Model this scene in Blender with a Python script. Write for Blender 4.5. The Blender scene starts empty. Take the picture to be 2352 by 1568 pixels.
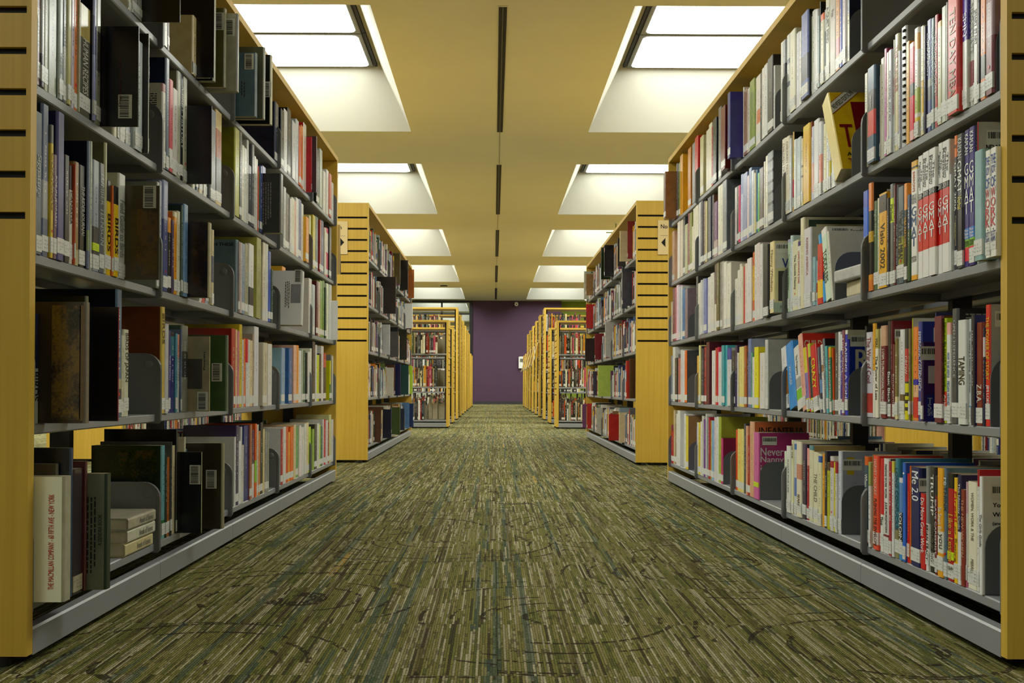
import bpy, math, random
import numpy as np
from mathutils import Vector, Matrix

# ---------------------------------------------------------------- camera, world, exposure
SC = bpy.context.scene
COL = SC.collection
F, VX, VY, EYE = 2500.0, 1134.0, 889.0, 0.608      # focal length and vanishing point in photo pixels, eye height
cam_data = bpy.data.cameras.new('camera')
cam_data.sensor_width = 36.0
cam_data.lens = F * 36.0 / 2352.0
cam_data.shift_x = (1176.0 - VX) / 2352.0
PITCH, ROLL = 0.0095, 0.0040                       # the photo leans a little
cam_data.shift_y = (VY - F * math.tan(PITCH) - 784.0) / 2352.0
cam_data.clip_start, cam_data.clip_end = 0.05, 200
CAM = bpy.data.objects.new('camera', cam_data)
COL.objects.link(CAM)
CAM.location = (0, 0, EYE)
CAM.rotation_euler = (Matrix.Rotation(math.pi / 2 + PITCH, 3, 'X') @ Matrix.Rotation(ROLL, 3, 'Z')).to_euler()
SC.camera = CAM

world = bpy.data.worlds.new('world')
SC.world = world
world.use_nodes = True
world.node_tree.nodes['Background'].inputs[0].default_value = (1.0, 0.93, 0.78, 1)
world.node_tree.nodes['Background'].inputs[1].default_value = 0.02
SC.view_settings.view_transform = 'Standard'
SC.view_settings.look = 'None'
SC.view_settings.gamma = 1.0
SC.view_settings.use_curve_mapping = False
SC.view_settings.exposure = 0.36
SC.cycles.use_denoising = True
SC.cycles.use_light_tree = True
SC.cycles.max_bounces = 9
SC.cycles.diffuse_bounces = 3
SC.cycles.glossy_bounces = 3
SC.cycles.transmission_bounces = 6
SC.cycles.sample_clamp_indirect = 4.0
SC.cycles.caustics_reflective = False
SC.cycles.caustics_refractive = False
PANEL_EMIT = 11.0        # luminous ceiling panels
CENTRE = 0.06           # middle of the aisle (x)

# added fill lamps, out of view over the side aisles and behind the camera
def fill_lamp(x, y, z, sx, sy, power, colour=(0.97, 1.0, 0.94)):
    d = bpy.data.lights.new('fill_lamp', 'AREA')
    d.shape, d.size, d.size_y = 'RECTANGLE', sx, sy
    d.energy, d.color = power, colour
    o = bpy.data.objects.new('fill_lamp', d)
    COL.objects.link(o)
    o.location = (x, y, z)
    return o
FILL_LAMPS = [(-3.6, -1.9, 75), (3.6, -1.9, 40), (-6.3, 4.7, 130), (6.3, 4.7, 130), (-6.3, 11.0, 150), (6.3, 11.0, 150),
        (-6.3, 17.3, 150), (6.3, 17.3, 150), (-6.3, 23.6, 150), (6.3, 23.6, 150), (-6.3, 30.0, 150), (6.3, 30.0, 150)]
for hx, hy, hp in FILL_LAMPS:
    fill_lamp(hx, hy, 3.68, 2.0, 3.6, hp)

# ---------------------------------------------------------------- colour and material helpers
def lin(c):
    return tuple((v / 12.92) if v <= 0.04045 else ((v + 0.055) / 1.055) ** 2.4 for v in c)
def hx(s):
    s = s.lstrip('#')
    if len(s) == 3:
        s = ''.join(ch * 2 for ch in s)
    return tuple(int(s[i:i + 2], 16) / 255.0 for i in (0, 2, 4))
def hl(s, k=1.0):
    return tuple(min(0.92, v * k) for v in lin(hx(s)))

class NT:
    """small node-tree builder"""
    def __init__(self, name):
        self.m = bpy.data.materials.new(name)
        self.m.use_nodes = True
        self.t = self.m.node_tree
        self.b = self.t.nodes['Principled BSDF']
    def n(self, kind, **kw):
        nd = self.t.nodes.new(kind)
        for k, v in kw.items():
            setattr(nd, k, v)
        return nd
    def l(self, a, b):
        self.t.links.new(a, b)
    def put(self, sock, v):
        if hasattr(v, 'is_linked'):
            self.l(v, sock)
        else:
            sock.default_value = v
    def math(self, op, a, b=0.0, c=None):
        nd = self.n('ShaderNodeMath', operation=op)
        self.put(nd.inputs[0], a); self.put(nd.inputs[1], b)
        if c is not None:
            self.put(nd.inputs[2], c)
        return nd.outputs[0]
    def mix(self, fac, a, b, mode='MIX'):
        nd = self.n('ShaderNodeMix', data_type='RGBA', blend_type=mode)
        self.put(nd.inputs[0], fac)
        self.put(nd.inputs[6], a); self.put(nd.inputs[7], b)
        return nd.outputs[2]
    def xyz(self, x, y, z=0.0):
        nd = self.n('ShaderNodeCombineXYZ')
        self.put(nd.inputs[0], x); self.put(nd.inputs[1], y); self.put(nd.inputs[2], z)
        return nd.outputs[0]
    def noise(self, vec, scale, detail=2.0, rough=0.5):
        nd = self.n('ShaderNodeTexNoise')
        self.put(nd.inputs['Vector'], vec)
        nd.inputs['Scale'].default_value = scale
        nd.inputs['Detail'].default_value = detail
        nd.inputs['Roughness'].default_value = rough
        return nd.outputs[0]
    def white(self, vec):
        nd = self.n('ShaderNodeTexWhiteNoise', noise_dimensions='2D')
        self.put(nd.inputs['Vector'], vec)
        return nd.outputs[0]
    def ramp(self, fac, stops, interp='LINEAR'):
        nd = self.n('ShaderNodeValToRGB')
        nd.color_ramp.interpolation = interp
        e = nd.color_ramp.elements
        while len(e) < len(stops):
            e.new(0.5)
        for i, (p, c) in enumerate(stops):
            e[i].position = p
            e[i].color = (*c, 1)
        self.put(nd.inputs[0], fac)
        return nd.outputs[0]
    def bump(self, h, strength, dist=0.01):
        nd = self.n('ShaderNodeBump')
        nd.inputs['Strength'].default_value = strength
        nd.inputs['Distance'].default_value = dist
        self.put(nd.inputs['Height'], h)
        self.l(nd.outputs[0], self.b.inputs['Normal'])
    def base(self, v):
        self.put(self.b.inputs['Base Color'], v if hasattr(v, 'is_linked') else (*v, 1))
    def set(self, rough=0.5, metal=0.0, spec=0.5):
        self.b.inputs['Roughness'].default_value = rough
        self.b.inputs['Metallic'].default_value = metal
        self.b.inputs['Specular IOR Level'].default_value = spec

def mat_plain(name, colour, rough=0.5, metal=0.0, spec=0.5, vary=0.06, scale=6.0):
    g = NT(name)
    pos = g.n('ShaderNodeNewGeometry').outputs['Position']
    nz = g.noise(pos, scale, 3.0)
    a = tuple(max(0, v * (1 - vary)) for v in colour)
    b = tuple(min(1, v * (1 + vary)) for v in colour)
    g.base(g.ramp(nz, [(0.3, a), (0.7, b)]))
    g.set(rough, metal, spec)
    return g.m

def mat_wood():
    g = NT('maple_laminate')
    tc = g.n('ShaderNodeNewGeometry').outputs['Position']
    mp = g.n('ShaderNodeMapping')
    mp.inputs['Scale'].default_value = (70, 70, 1.6)
    g.l(tc, mp.inputs[0])
    n1 = g.noise(mp.outputs[0], 1.0, 4.0, 0.6)
    n2 = g.noise(tc, 2.2, 2.0)
    c = g.ramp(n1, [(0.25, hl('c8a03a')), (0.55, hl('d6b044')), (0.8, hl('dfba50'))])
    c = g.mix(0.22, c, g.ramp(n2, [(0.3, hl('c49c38')), (0.7, hl('e2be52'))]))
    g.base(c)
    g.set(0.42, 0, 0.4)
    g.bump(n1, 0.03, 0.002)
    return g.m

def mat_carpet():
    g = NT('striped_loop_carpet')
    geo = g.n('ShaderNodeNewGeometry').outputs['Position']
    sep = g.n('ShaderNodeSeparateXYZ'); g.l(geo, sep.inputs[0])
    rnd = g.n('ShaderNodeObjectInfo').outputs['Random']
    wob = g.noise(geo, 95.0, 1.0)
    x = g.math('ADD', sep.outputs[0], g.math('MULTIPLY', g.math('SUBTRACT', wob, 0.5), 0.0034))
    y = sep.outputs[1]
    xr = g.math('DIVIDE', x, 0.0062)
    row = g.math('FLOOR', xr)
    rt = g.math('FLOOR', g.math('MULTIPLY', rnd, 997.0))
    rr = g.white(g.xyz(g.math('ADD', row, rt), 3.0))
    seg = g.math('FLOOR', g.math('ADD', g.math('MULTIPLY', y, g.math('MULTIPLY_ADD', rr, 4.5, 1.2)), g.math('MULTIPLY', rr, 40.0)))
    r1 = g.white(g.xyz(g.math('ADD', row, rt), seg))
    col = g.ramp(r1, [(0.0, hl('5c5e2e')), (0.10, hl('76733c')), (0.30, hl('867f50')), (0.46, hl('999270')), (0.60, hl('78763c')),
                      (0.72, hl('aaa380')), (0.84, hl('6e6e38')), (0.95, hl('464126'))], 'CONSTANT')
    sseg = g.math('FLOOR', g.math('ADD', g.math('MULTIPLY', y, g.math('MULTIPLY_ADD', rr, 24.0, 14.0)), g.math('MULTIPLY', rr, 70.0)))
    s1 = g.white(g.xyz(row, sseg))
    dk = g.math('GREATER_THAN', s1, 0.86)
    col = g.mix(g.math('MULTIPLY', dk, 0.55), col, (*hl('3f3a24'), 1))
    # darkened gaps between the yarns: groove shade put into the colour
    fr0 = g.math('FRACT', xr)
    gap = g.math('LESS_THAN', fr0, 0.17)
    col = g.mix(g.math('MULTIPLY', gap, 0.7), col, (*hl('24210f'), 1))
    # long teal, brown and a few gold stripes that run on from tile to tile
    band = g.math('FLOOR', g.math('DIVIDE', x, 0.019))
    br = g.white(g.xyz(band, 7.0))
    bs = g.math('FLOOR', g.math('ADD', g.math('MULTIPLY', y, 0.55), g.math('MULTIPLY', br, 30.0)))
    b1 = g.white(g.xyz(band, bs))
    part = g.math('GREATER_THAN', g.white(g.xyz(row, g.math('MULTIPLY', seg, 1.7))), 0.22)
    teal = g.math('MULTIPLY', g.math('GREATER_THAN', b1, 0.84), part)
    col = g.mix(g.math('MULTIPLY', teal, 0.60), col, (*hl('3d5148'), 1))
    b2 = g.white(g.xyz(band, g.math('FLOOR', g.math('MULTIPLY', y, 2.0))))
    gold = g.math('MULTIPLY', g.math('LESS_THAN', b2, 0.0035), part)
    col = g.mix(g.math('MULTIPLY', gold, 0.75), col, (*hl('b8964a'), 1))
    brown = g.math('MULTIPLY', g.math('MULTIPLY', g.math('GREATER_THAN', b1, 0.02), g.math('LESS_THAN', b1, 0.12)), part)
    col = g.mix(g.math('MULTIPLY', brown, 0.5), col, (*hl('453722'), 1))
    # curved brown scribbles
    vor = g.n('ShaderNodeTexVoronoi', feature='F1')
    vor.inputs['Scale'].default_value = 1.3
    g.put(vor.inputs['Vector'], g.xyz(sep.outputs[0], y, g.math('MULTIPLY', rnd, 0.6)))
    ring = g.math('FRACT', g.math('MULTIPLY', vor.outputs['Distance'], 9.5))
    ring = g.math('LESS_THAN', g.math('ABSOLUTE', g.math('SUBTRACT', ring, 0.5)), 0.075)
    brk = g.math('GREATER_THAN', g.noise(geo, 3.2, 2.0), 0.515)
    gate = g.math('GREATER_THAN', g.white(g.xyz(row, g.math('FLOOR', g.math('MULTIPLY', y, 60.0)))), 0.25)
    arc = g.math('MULTIPLY', g.math('MULTIPLY', ring, brk), gate)
    col = g.mix(g.math('MULTIPLY', arc, 0.85), col, (*hl('2a2114'), 1))
    loop = g.noise(geo, 150.0, 2.0)
    col = g.mix(0.42, col, g.ramp(loop, [(0.36, (0.18, 0.18, 0.18)), (0.62, (0.80, 0.80, 0.80))]), 'OVERLAY')
    shade = g.noise(geo, 1.1, 3.0)
    col = g.mix(0.35, col, g.ramp(shade, [(0.35, (0.32, 0.32, 0.32)), (0.65, (0.62, 0.62, 0.62))]), 'OVERLAY')
    g.base(col)
    g.set(0.95, 0, 0.1)
    fr = g.math('FRACT', xr)
    prof = g.math('MULTIPLY', g.math('MULTIPLY', fr, g.math('SUBTRACT', 1.0, fr)), 4.0)
    pebble = g.noise(geo, 190.0, 1.0)
    g.bump(g.math('ADD', g.math('MULTIPLY', prof, 0.55), g.math('ADD', pebble, g.math('MULTIPLY', dk, -0.4))), 0.7, 0.005)
    return g.m

def mat_print():
    """book covers, labels and lettering: colour from the mesh, letter-like marks of a second colour where the mesh asks for them"""
    g = NT('printed_cover')
    col = g.n('ShaderNodeAttribute', attribute_name='Col').outputs['Color']
    inkn = g.n('ShaderNodeAttribute', attribute_name='Ink')
    uv = g.n('ShaderNodeUVMap', uv_map='UVMap').outputs[0]
    s = g.n('ShaderNodeSeparateXYZ'); g.l(uv, s.inputs[0])
    u, v = s.outputs[0], s.outputs[1]
    cell = g.math('FLOOR', v)
    fv = g.math('FRACT', v)
    word = g.math('GREATER_THAN', g.white(g.xyz(cell, 5.0)), 0.16)
    body = g.math('LESS_THAN', fv, 0.76)
    mid = g.math('LESS_THAN', g.math('ABSOLUTE', g.math('SUBTRACT', u, 0.5)), 0.23)
    stroke = g.math('GREATER_THAN', g.white(g.xyz(g.math('FLOOR', g.math('MULTIPLY', u, 7.0)), g.math('FLOOR', g.math('MULTIPLY', v, 4.0)))), 0.38)
    m = g.math('MULTIPLY', g.math('MULTIPLY', word, body), g.math('MULTIPLY', mid, stroke))
    m = g.math('MULTIPLY', m, inkn.outputs['Alpha'])
    c = g.mix(m, col, inkn.outputs['Color'])
    pos = g.n('ShaderNodeNewGeometry').outputs['Position']
    nz = g.noise(pos, 28.0, 3.0)
    c = g.mix(0.13, c, g.ramp(nz, [(0.35, (0.10, 0.09, 0.07)), (0.65, (0.80, 0.78, 0.70))]), 'OVERLAY')
    g.base(c)
    g.set(0.24, 0, 0.5)
    g.bump(nz, 0.05, 0.003)
    return g.m

M_WOOD = mat_wood()
M_CARPET = mat_carpet()
M_PRINT = mat_print()
M_STEEL = mat_plain('grey_painted_steel', hl('8f9091'), 0.36, 0.0, 0.5, 0.03)
M_BRACK = mat_plain('shaded_bracket_steel', hl('7a7b7c'), 0.34, 0.0, 0.5, 0.03)  # shelf steel darkened: shade of the camera-facing plates put into the colour
M_BOOKEND = mat_plain('shaded_bookend_steel', hl('65686a'), 0.36, 0.0, 0.5, 0.04)  # darker grey than the shelf steel, partly shade put into the colour
M_STEELD = mat_plain('dark_grey_steel', hl('3b3a39'), 0.5, 0.0, 0.4, 0.05)
M_BLACK = mat_plain('black_groove', hl('0b0907'), 0.6, 0.0, 0.3, 0.1)
M_PAGES = mat_plain('book_pages', hl('d9cfae'), 0.8, 0.0, 0.2, 0.08, 60)
M_CEIL = mat_plain('tan_ceiling_paint', hl('d6d4c8'), 0.85, 0, 0.2, 0.02, 1.5)
M_WELL = mat_plain('cream_well_paint', hl('a9a89d'), 0.8, 0, 0.2, 0.015, 2)
M_PURPLE = mat_plain('purple_wall_paint', hl('50384f'), 0.7, 0, 0.3, 0.04, 1.0)
M_GREEN = mat_plain('green_wall_paint', hl('7d8c2c'), 0.7, 0, 0.3, 0.04, 1.0)
M_WHITE = mat_plain('white_wall_paint', hl('d8d2bc'), 0.8, 0, 0.3, 0.03, 1.0)
M_PLASTIC = mat_plain('white_plastic', hl('e4e4de'), 0.4, 0, 0.5, 0.02)
M_FRAME = mat_plain('black_window_frame', hl('17161a'), 0.45, 0, 0.4, 0.05)
M_FIXT = mat_plain('grey_fixture_frame', hl('6a6a62'), 0.5, 0, 0.4, 0.03)
M_BASEB = mat_plain('dark_rubber_base', hl('3a383c'), 0.6, 0, 0.3, 0.05)
M_SIGN = mat_plain('pale_sign_board', hl('e8cf96'), 0.6, 0, 0.3, 0.02)
M_RUBBER = mat_plain('black_foot_plastic', hl('1c1b1a'), 0.35, 0, 0.5, 0.05)
M_CHROME = mat_plain('chrome_glide', hl('9a9a98'), 0.2, 1.0, 0.5, 0.03)
def mat_emit(name, colour, strength):
    g = NT(name)
    g.base(colour)
    g.b.inputs['Emission Color'].default_value = (*colour, 1)
    g.b.inputs['Emission Strength'].default_value = strength
    return g.m
M_LAMP = mat_emit('luminous_panel', (0.97, 1.0, 0.94), PANEL_EMIT)
M_LAMP_DIM = mat_emit('dimmed_panel', (0.97, 1.0, 0.94), PANEL_EMIT * 0.6)
M_LAMP_OFF = mat_plain('unlit_panel', hl('e8e8e0'), 0.4)
M_EXIT = mat_emit('exit_sign_glow', hl('58d8c8'), 1.2)
M_DOWN = mat_emit('downlight_glow', (1.0, 0.96, 0.85), 3.0)
def mat_glass():
    g = NT('window_glass')
    g.base((0.95, 0.98, 0.97))
    g.b.inputs['Transmission Weight'].default_value = 1.0
    g.b.inputs['Roughness'].default_value = 0.02
    g.b.inputs['IOR'].default_value = 1.12
    return g.m
M_GLASS = mat_glass()

# ---------------------------------------------------------------- mesh helpers
class MB:
    """collects polygons; build() links them as one mesh object"""
    def __init__(self):
        self.v, self.f, self.mi = [], [], []
    def poly(self, pts, mi=0):
        i = len(self.v)
        self.v.extend([tuple(p) for p in pts])
        self.f.append(tuple(range(i, i + len(pts))))
        self.mi.append(mi)
    def box(self, x0, x1, y0, y1, z0, z1, mi=0, bev=0.0):
        if x1 < x0: x0, x1 = x1, x0
        if y1 < y0: y0, y1 = y1, y0
        i = len(self.v)
        self.v.extend([(x0, y0, z0), (x1, y0, z0), (x1, y1, z0), (x0, y1, z0), (x0, y0, z1), (x1, y0, z1), (x1, y1, z1), (x0, y1, z1)])
        for q in ((0, 3, 2, 1), (4, 5, 6, 7), (0, 1, 5, 4), (1, 2, 6, 5), (2, 3, 7, 6), (3, 0, 4, 7)):
            self.f.append(tuple(i + k for k in q)); self.mi.append(mi)
    def prism(self, pts, ax, a0, a1, mi=0):
        """polygon pts (two coordinates) swept along axis ax ('x','y','z')"""
        def P(p, a):
            return (a, p[0], p[1]) if ax == 'x' else (p[0], a, p[1]) if ax == 'y' else (p[0], p[1], a)
        n = len(pts); i = len(self.v)
        self.v.extend([P(p, a0) for p in pts] + [P(p, a1) for p in pts])
        self.f.append(tuple(i + k for k in range(n))[::-1]); self.mi.append(mi)
        self.f.append(tuple(i + n + k for k in range(n))); self.mi.append(mi)
        for k in range(n):
            k2 = (k + 1) % n
            self.f.append((i + k, i + k2, i + n + k2, i + n + k)); self.mi.append(mi)
    def cyl(self, c, r, ax, a0, a1, n=12, mi=0):
        self.prism([(c[0] + r * math.cos(2 * math.pi * k / n), c[1] + r * math.sin(2 * math.pi * k / n)) for k in range(n)], ax, a0, a1, mi)
    def mesh(self, name, mats):
        me = bpy.data.meshes.new(name)
        me.from_pydata(self.v, [], self.f)
        for m in (mats if isinstance(mats, (list, tuple)) else [mats]):
            me.materials.append(m)
        if any(self.mi):
            me.polygons.foreach_set('material_index', self.mi)
        me.validate()
        # consistent outward normals
        import bmesh
        bm = bmesh.new(); bm.from_mesh(me)
        bmesh.ops.recalc_face_normals(bm, faces=bm.faces)
        bm.to_mesh(me); bm.free()
        return me
    def build(self, name, mats, parent=None):
        return link(name, self.mesh(name, mats), parent)

def link(name, data, parent=None, loc=None, rot=None):
    o = bpy.data.objects.new(name, data)
    COL.objects.link(o)
    if parent is not None:
        o.parent = parent
    if loc is not None:
        o.location = loc
    if rot is not None:
        o.rotation_euler = rot
    return o
def tag(o, label=None, cat=None, group=None, kind=None):
    if label: o['label'] = label
    if cat: o['category'] = cat
    if group: o['group'] = group
    if kind: o['kind'] = kind
    return o
def empty(name, loc, rz=0.0):
    o = link(name, None, None, loc, (0, 0, rz))
    o.empty_display_size = 0.1
    return o
ORD = ['', 'first', 'second', 'third', 'fourth', 'fifth', 'sixth', 'seventh', 'eighth', 'ninth', 'tenth', 'eleventh', 'twelfth', 'thirteenth',
       'fourteenth', 'fifteenth', 'sixteenth', 'seventeenth', 'eighteenth', 'nineteenth', 'twentieth']
def ordw(n):
    if n <= 20: return ORD[n]
    t = {2: 'twenty', 3: 'thirty', 4: 'forty'}[n // 10]
    return t + '-' + ORD[n % 10] if n % 10 else {2: 'twentieth', 3: 'thirtieth', 4: 'fortieth'}[n // 10]
rng = random.Random(7)

# ---------------------------------------------------------------- lettering
_font_cache = {}
def font_mesh(txt):
    """flat text mesh data (verts 2D, faces, extents)"""
    if txt in _font_cache:
        return _font_cache[txt]
    cu = bpy.data.curves.new('lettering', 'FONT')
    cu.body = txt
    cu.size = 1.0
    cu.resolution_u = 3
    cu.fill_mode = 'FRONT'
    o = bpy.data.objects.new('lettering', cu)
    COL.objects.link(o)
    dg = bpy.context.evaluated_depsgraph_get()
    ev = o.evaluated_get(dg)
    me = ev.to_mesh()
    v = [(p.co.x, p.co.y) for p in me.vertices]
    f = [tuple(p.vertices) for p in me.polygons]
    ev.to_mesh_clear()
    bpy.data.objects.remove(o)
    bpy.data.curves.remove(cu)
    # a slightly heavier face: the letters once more, a hair to the side
    nv = len(v)
    v = v + [(p[0] + 0.035, p[1]) for p in v]
    f = f + [tuple(i + nv for i in q) for q in f]
    xs = [p[0] for p in v] or [0, 1]; ys = [p[1] for p in v] or [0, 1]
    _font_cache[txt] = (v, f, min(xs), max(xs), min(ys), max(ys))
    return _font_cache[txt]

def coloured_mesh(name, v, f, cols, inks=None, uvs=None):
    me = bpy.data.meshes.new(name)
    me.from_pydata(v, [], f)
    me.materials.append(M_PRINT)
    nl = [len(q) for q in f]
    ca = np.repeat(np.array([(c[0], c[1], c[2], 1.0) for c in cols], dtype=np.float32), nl, axis=0)
    a = me.color_attributes.new('Col', 'FLOAT_COLOR', 'CORNER')
    a.data.foreach_set('color', ca.ravel())
    b = me.color_attributes.new('Ink', 'FLOAT_COLOR', 'CORNER')
    ia = np.repeat(np.array(inks if inks else [(0, 0, 0, 0)] * len(f), dtype=np.float32), nl, axis=0)
    b.data.foreach_set('color', ia.ravel())
    u = me.uv_layers.new(name='UVMap')
    if uvs is not None:
        u.data.foreach_set('uv', np.array(uvs, dtype=np.float32).ravel())
    return me

def text_part(parent, lines, org, xd, ud, w, h, colour, name='title', stretch=True):
    """lines of lettering in the box w x h whose lower left corner is org; xd, ud unit directions"""
    xd, ud = Vector(xd), Vector(ud)
    nrm, zero = xd.cross(ud) * 0.0003, Vector((0, 0, 0))
    V, Fc = [], []
    lh = h / len(lines)
    for k, ln in enumerate(lines):
        v, f, x0, x1, y0, y1 = font_mesh(ln)
        if not f:
            continue
        sx = w / max(1e-6, x1 - x0); sy = lh * 0.94 / max(1e-6, y1 - y0)
        if not stretch:
            sx = min(sx, sy * 1.1)
        sx = min(sx, sy * 1.9)
        sy = min(sy, sx * 2.6)
        b = len(V)
        oy = h - (k + 1) * lh + (lh - sy * (y1 - y0)) / 2
        ox = (w - sx * (x1 - x0)) / 2 if stretch else 0.0
        for vi, p in enumerate(v):
            q = Vector(org) + xd * (ox + (p[0] - x0) * sx) + ud * (oy + (p[1] - y0) * sy) + (nrm if vi >= len(v) // 2 else zero)
            V.append(tuple(q))
        Fc.extend([tuple(b + i for i in q) for q in f])
    if not Fc:
        return None
    return link(name, coloured_mesh(name, V, Fc, [colour] * len(Fc)), parent)

# ================================================================ the room
BACK, CEIL, WELLTOP = 39.0, 3.71, 4.43
XL, XR, YN, YF = -8.6, 8.6, -5.0, 52.0

# ---- floor: a slab, carpet tiles laid singly where they can be told apart
m = MB()
TX0, TX1, TY0, TY1 = -1.99, 2.01, 0.80, 15.80
m.box(TX0, TX1, TY0, TY1, -0.06, -0.006)
m.box(XL, TX0, YN, YF, -0.06, 0.0)
m.box(TX1, XR, YN, YF, -0.06, 0.0)
m.box(TX0, TX1, YN, TY0, -0.06, 0.0)
m.box(TX0, TX1, TY1, YF, -0.06, 0.0)
floor = m.build('floor', M_CARPET)
tag(floor, 'green striped carpet floor running down the aisle', None, None, 'structure')
t = MB(); t.box(0.0006, 0.4994, 0.0006, 0.4994, -0.006, 0.0)
tile_me = t.mesh('carpet_tile', M_CARPET)
for j in range(30):
    for i in range(8):
        link('carpet_tile', tile_me, floor, (TX0 + 0.5 * i, TY0 + 0.5 * j, 0))

# ---- ceiling with coffered light wells
WIN, WOUT, INS = 1.077, 3.78, 0.345        # inner and outer well edges (from the aisle centre), slope inset
WELLS = [(8.82 + 6.29 * k, 13.2 + 6.29 * k) for k in range(-2, 7)]
m = MB()
xs = sorted([XL, XR] + [CENTRE + s * e for s in (-1, 1) for e in (WIN, WOUT)])
ys = sorted([YN, YF, BACK, BACK + 0.12] + [w for ab in WELLS for w in ab if w < YF])
ys = sorted(set(ys))
def in_well(xa, xb, ya, yb):
    xm, ym = (xa + xb) / 2 - CENTRE, (ya + yb) / 2
    return WIN < abs(xm) < WOUT and any(a < ym < b for a, b in WELLS)
for i in range(len(xs) - 1):
    for j in range(len(ys) - 1):
        if not in_well(xs[i], xs[i + 1], ys[j], ys[j + 1]):
            m.poly([(xs[i], ys[j], CEIL), (xs[i], ys[j + 1], CEIL), (xs[i + 1], ys[j + 1], CEIL), (xs[i + 1], ys[j], CEIL)])
ceiling = m.build('ceiling', M_CEIL)
tag(ceiling, 'tan painted ceiling with two rows of cream light wells', None, None, 'structure')
def well_mesh(s, ln):
    m = MB()
    a, b = WIN * s, WOUT * s
    c, d = (WIN + INS) * s, (WOUT - INS) * s
    y0, y1, e0, e1 = 0.0, ln, INS, ln - INS
    lo, hi = CEIL, WELLTOP
    m.poly([(a, y0, lo), (a, y1, lo), (c, e1, hi), (c, e0, hi)])
    m.poly([(b, y0, lo), (b, y1, lo), (d, e1, hi), (d, e0, hi)])
    m.poly([(a, y0, lo), (b, y0, lo), (d, e0, hi), (c, e0, hi)])
    m.poly([(a, y1, lo), (b, y1, lo), (d, e1, hi), (c, e1, hi)])
    m.poly([(c, e0, hi), (d, e0, hi), (d, e1, hi), (c, e1, hi)])
    return m.mesh('light_well', M_WELL)
WLEN = WELLS[0][1] - WELLS[0][0]
well_me = {s: well_mesh(s, WLEN) for s in (-1, 1)}
PL = (WLEN - 2 * INS) / 3.0
def rounded(x0, x1, y0, y1, c):
    return [(x0 + c, y0), (x1 - c, y0), (x1 - .3 * c, y0 + .3 * c), (x1, y0 + c), (x1, y1 - c), (x1 - .3 * c, y1 - .3 * c), (x1 - c, y1), (x0 + c, y1), (x0 + .3 * c, y1 - .3 * c), (x0, y1 - c), (x0, y0 + c), (x0 + .3 * c, y0 + .3 * c)]
fix_me = {}
for s in (-1, 1):
    c0 = WIN + INS
    fr = MB()
    zf = WELLTOP - 0.045
    def bx(x0, x1, y0, y1, z0, z1, mi):
        fr.box(s * x0, s * x1, y0, y1, z0, z1, mi)
    for k in range(3):
        y0 = INS + PL * k
        bx(c0 + 0.075, c0 + 1.70, y0 + 0.012, y0 + PL - 0.012, zf, WELLTOP - 0.005, 0)      # grey surround
        bx(c0 + 0.03, c0 + 0.06, y0 + 0.01, y0 + PL - 0.01, zf + 0.01, WELLTOP - 0.004, 1)   # dark slot
        bx(c0 + 1.76, c0 + 1.80, y0 + 0.01, y0 + PL - 0.01, zf + 0.01, WELLTOP - 0.004, 1)
        bx(c0 + 1.83, c0 + 1.90, y0 + 0.01, y0 + PL - 0.01, zf, WELLTOP - 0.005, 0)
    df = MB()
    p = rounded(c0 + 0.12, c0 + 1.63, 0.055, PL - 0.055, 0.07)
    df.poly([(s * x, y, zf - 0.003) for x, y in p])
    dm = df.mesh('diffuser', M_LAMP)
    # the luminous side looks down
    if dm.polygons[0].normal.z > 0:
        dm.flip_normals()
    dd = dm.copy(); dd.materials[0] = M_LAMP_DIM
    do = dm.copy(); do.materials[0] = M_LAMP_OFF
    fix_me[s] = (fr.mesh('fixture_frame', [M_FIXT, M_BLACK]), dm, dd, do)
wname = {0: 'nearest light well in view', 1: 'second light well', 2: 'third light well', 3: 'fourth light well', 4: 'fifth light well'}
for k, (a, b) in enumerate(WELLS):
    for s in (-1, 1):
        if b > YF:
            continue
        link('light_well', well_me[s], ceiling, (CENTRE, a, 0))
        side = 'right' if s > 0 else 'left'
        L = empty('ceiling_light', (CENTRE, a, 0))
        n = k - 2
        if n in wname:
            lab = f'three-panel luminous ceiling light in the {wname[n]}, above the {side} bookcases'
        elif n < 0:
            lab = f'three-panel ceiling light above the {side} bookcase, over the frame' if n == -1 else f'unlit three-panel ceiling light behind the viewer, {side} side'
        else:
            lab = f'ceiling light of the {"first" if n == 5 else "second"} well beyond the glass partition, {side} row'
        tag(L, lab, 'ceiling light', 'luminous ceiling lights in the wells')
        link('fixture_frame', fix_me[s][0], L)
        for q in range(3):
            # the lamps behind the viewer are off, the near right one is dimmed
            lamp = 3 if k == 0 else 2 if (k == 1 and s > 0) else 1
            link('diffuser', fix_me[s][lamp], L, (0, INS + PL * q, 0))

# ---- air slots along the middle of the ceiling
for k in range(5):
    a, b = WELLS[k + 2]
    V = empty('air_vent', (0.063, a, CEIL))
    tag(V, f'slim black slot diffuser in ceiling centre, {ordw(k + 1)} from the viewer', 'air vent', 'slot diffusers down the ceiling')
    m = MB(); m.box(-0.040, 0.040, 0, b - a, -0.006, 0.004)
    m.build('slot_frame', M_CEIL, V)
    m = MB()
    m.box(-0.034, -0.004, 0.02, b - a - 0.02, -0.009, -0.005); m.box(0.004, 0.034, 0.02, b - a - 0.02, -0.009, -0.005)
    m.build('slot', M_BLACK, V)
    m = MB(); m.box(-0.003, 0.003, 0.02, b - a - 0.02, -0.014, -0.004)
    m.build('vane', M_FIXT, V)
m = MB()
for k in range(4):
    m.box(0.060, 0.066, WELLS[k + 2][1], WELLS[k + 3][0], CEIL - 0.003, CEIL + 0.002)
m.build('ceiling_joint', M_FIXT, ceiling)

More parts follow.
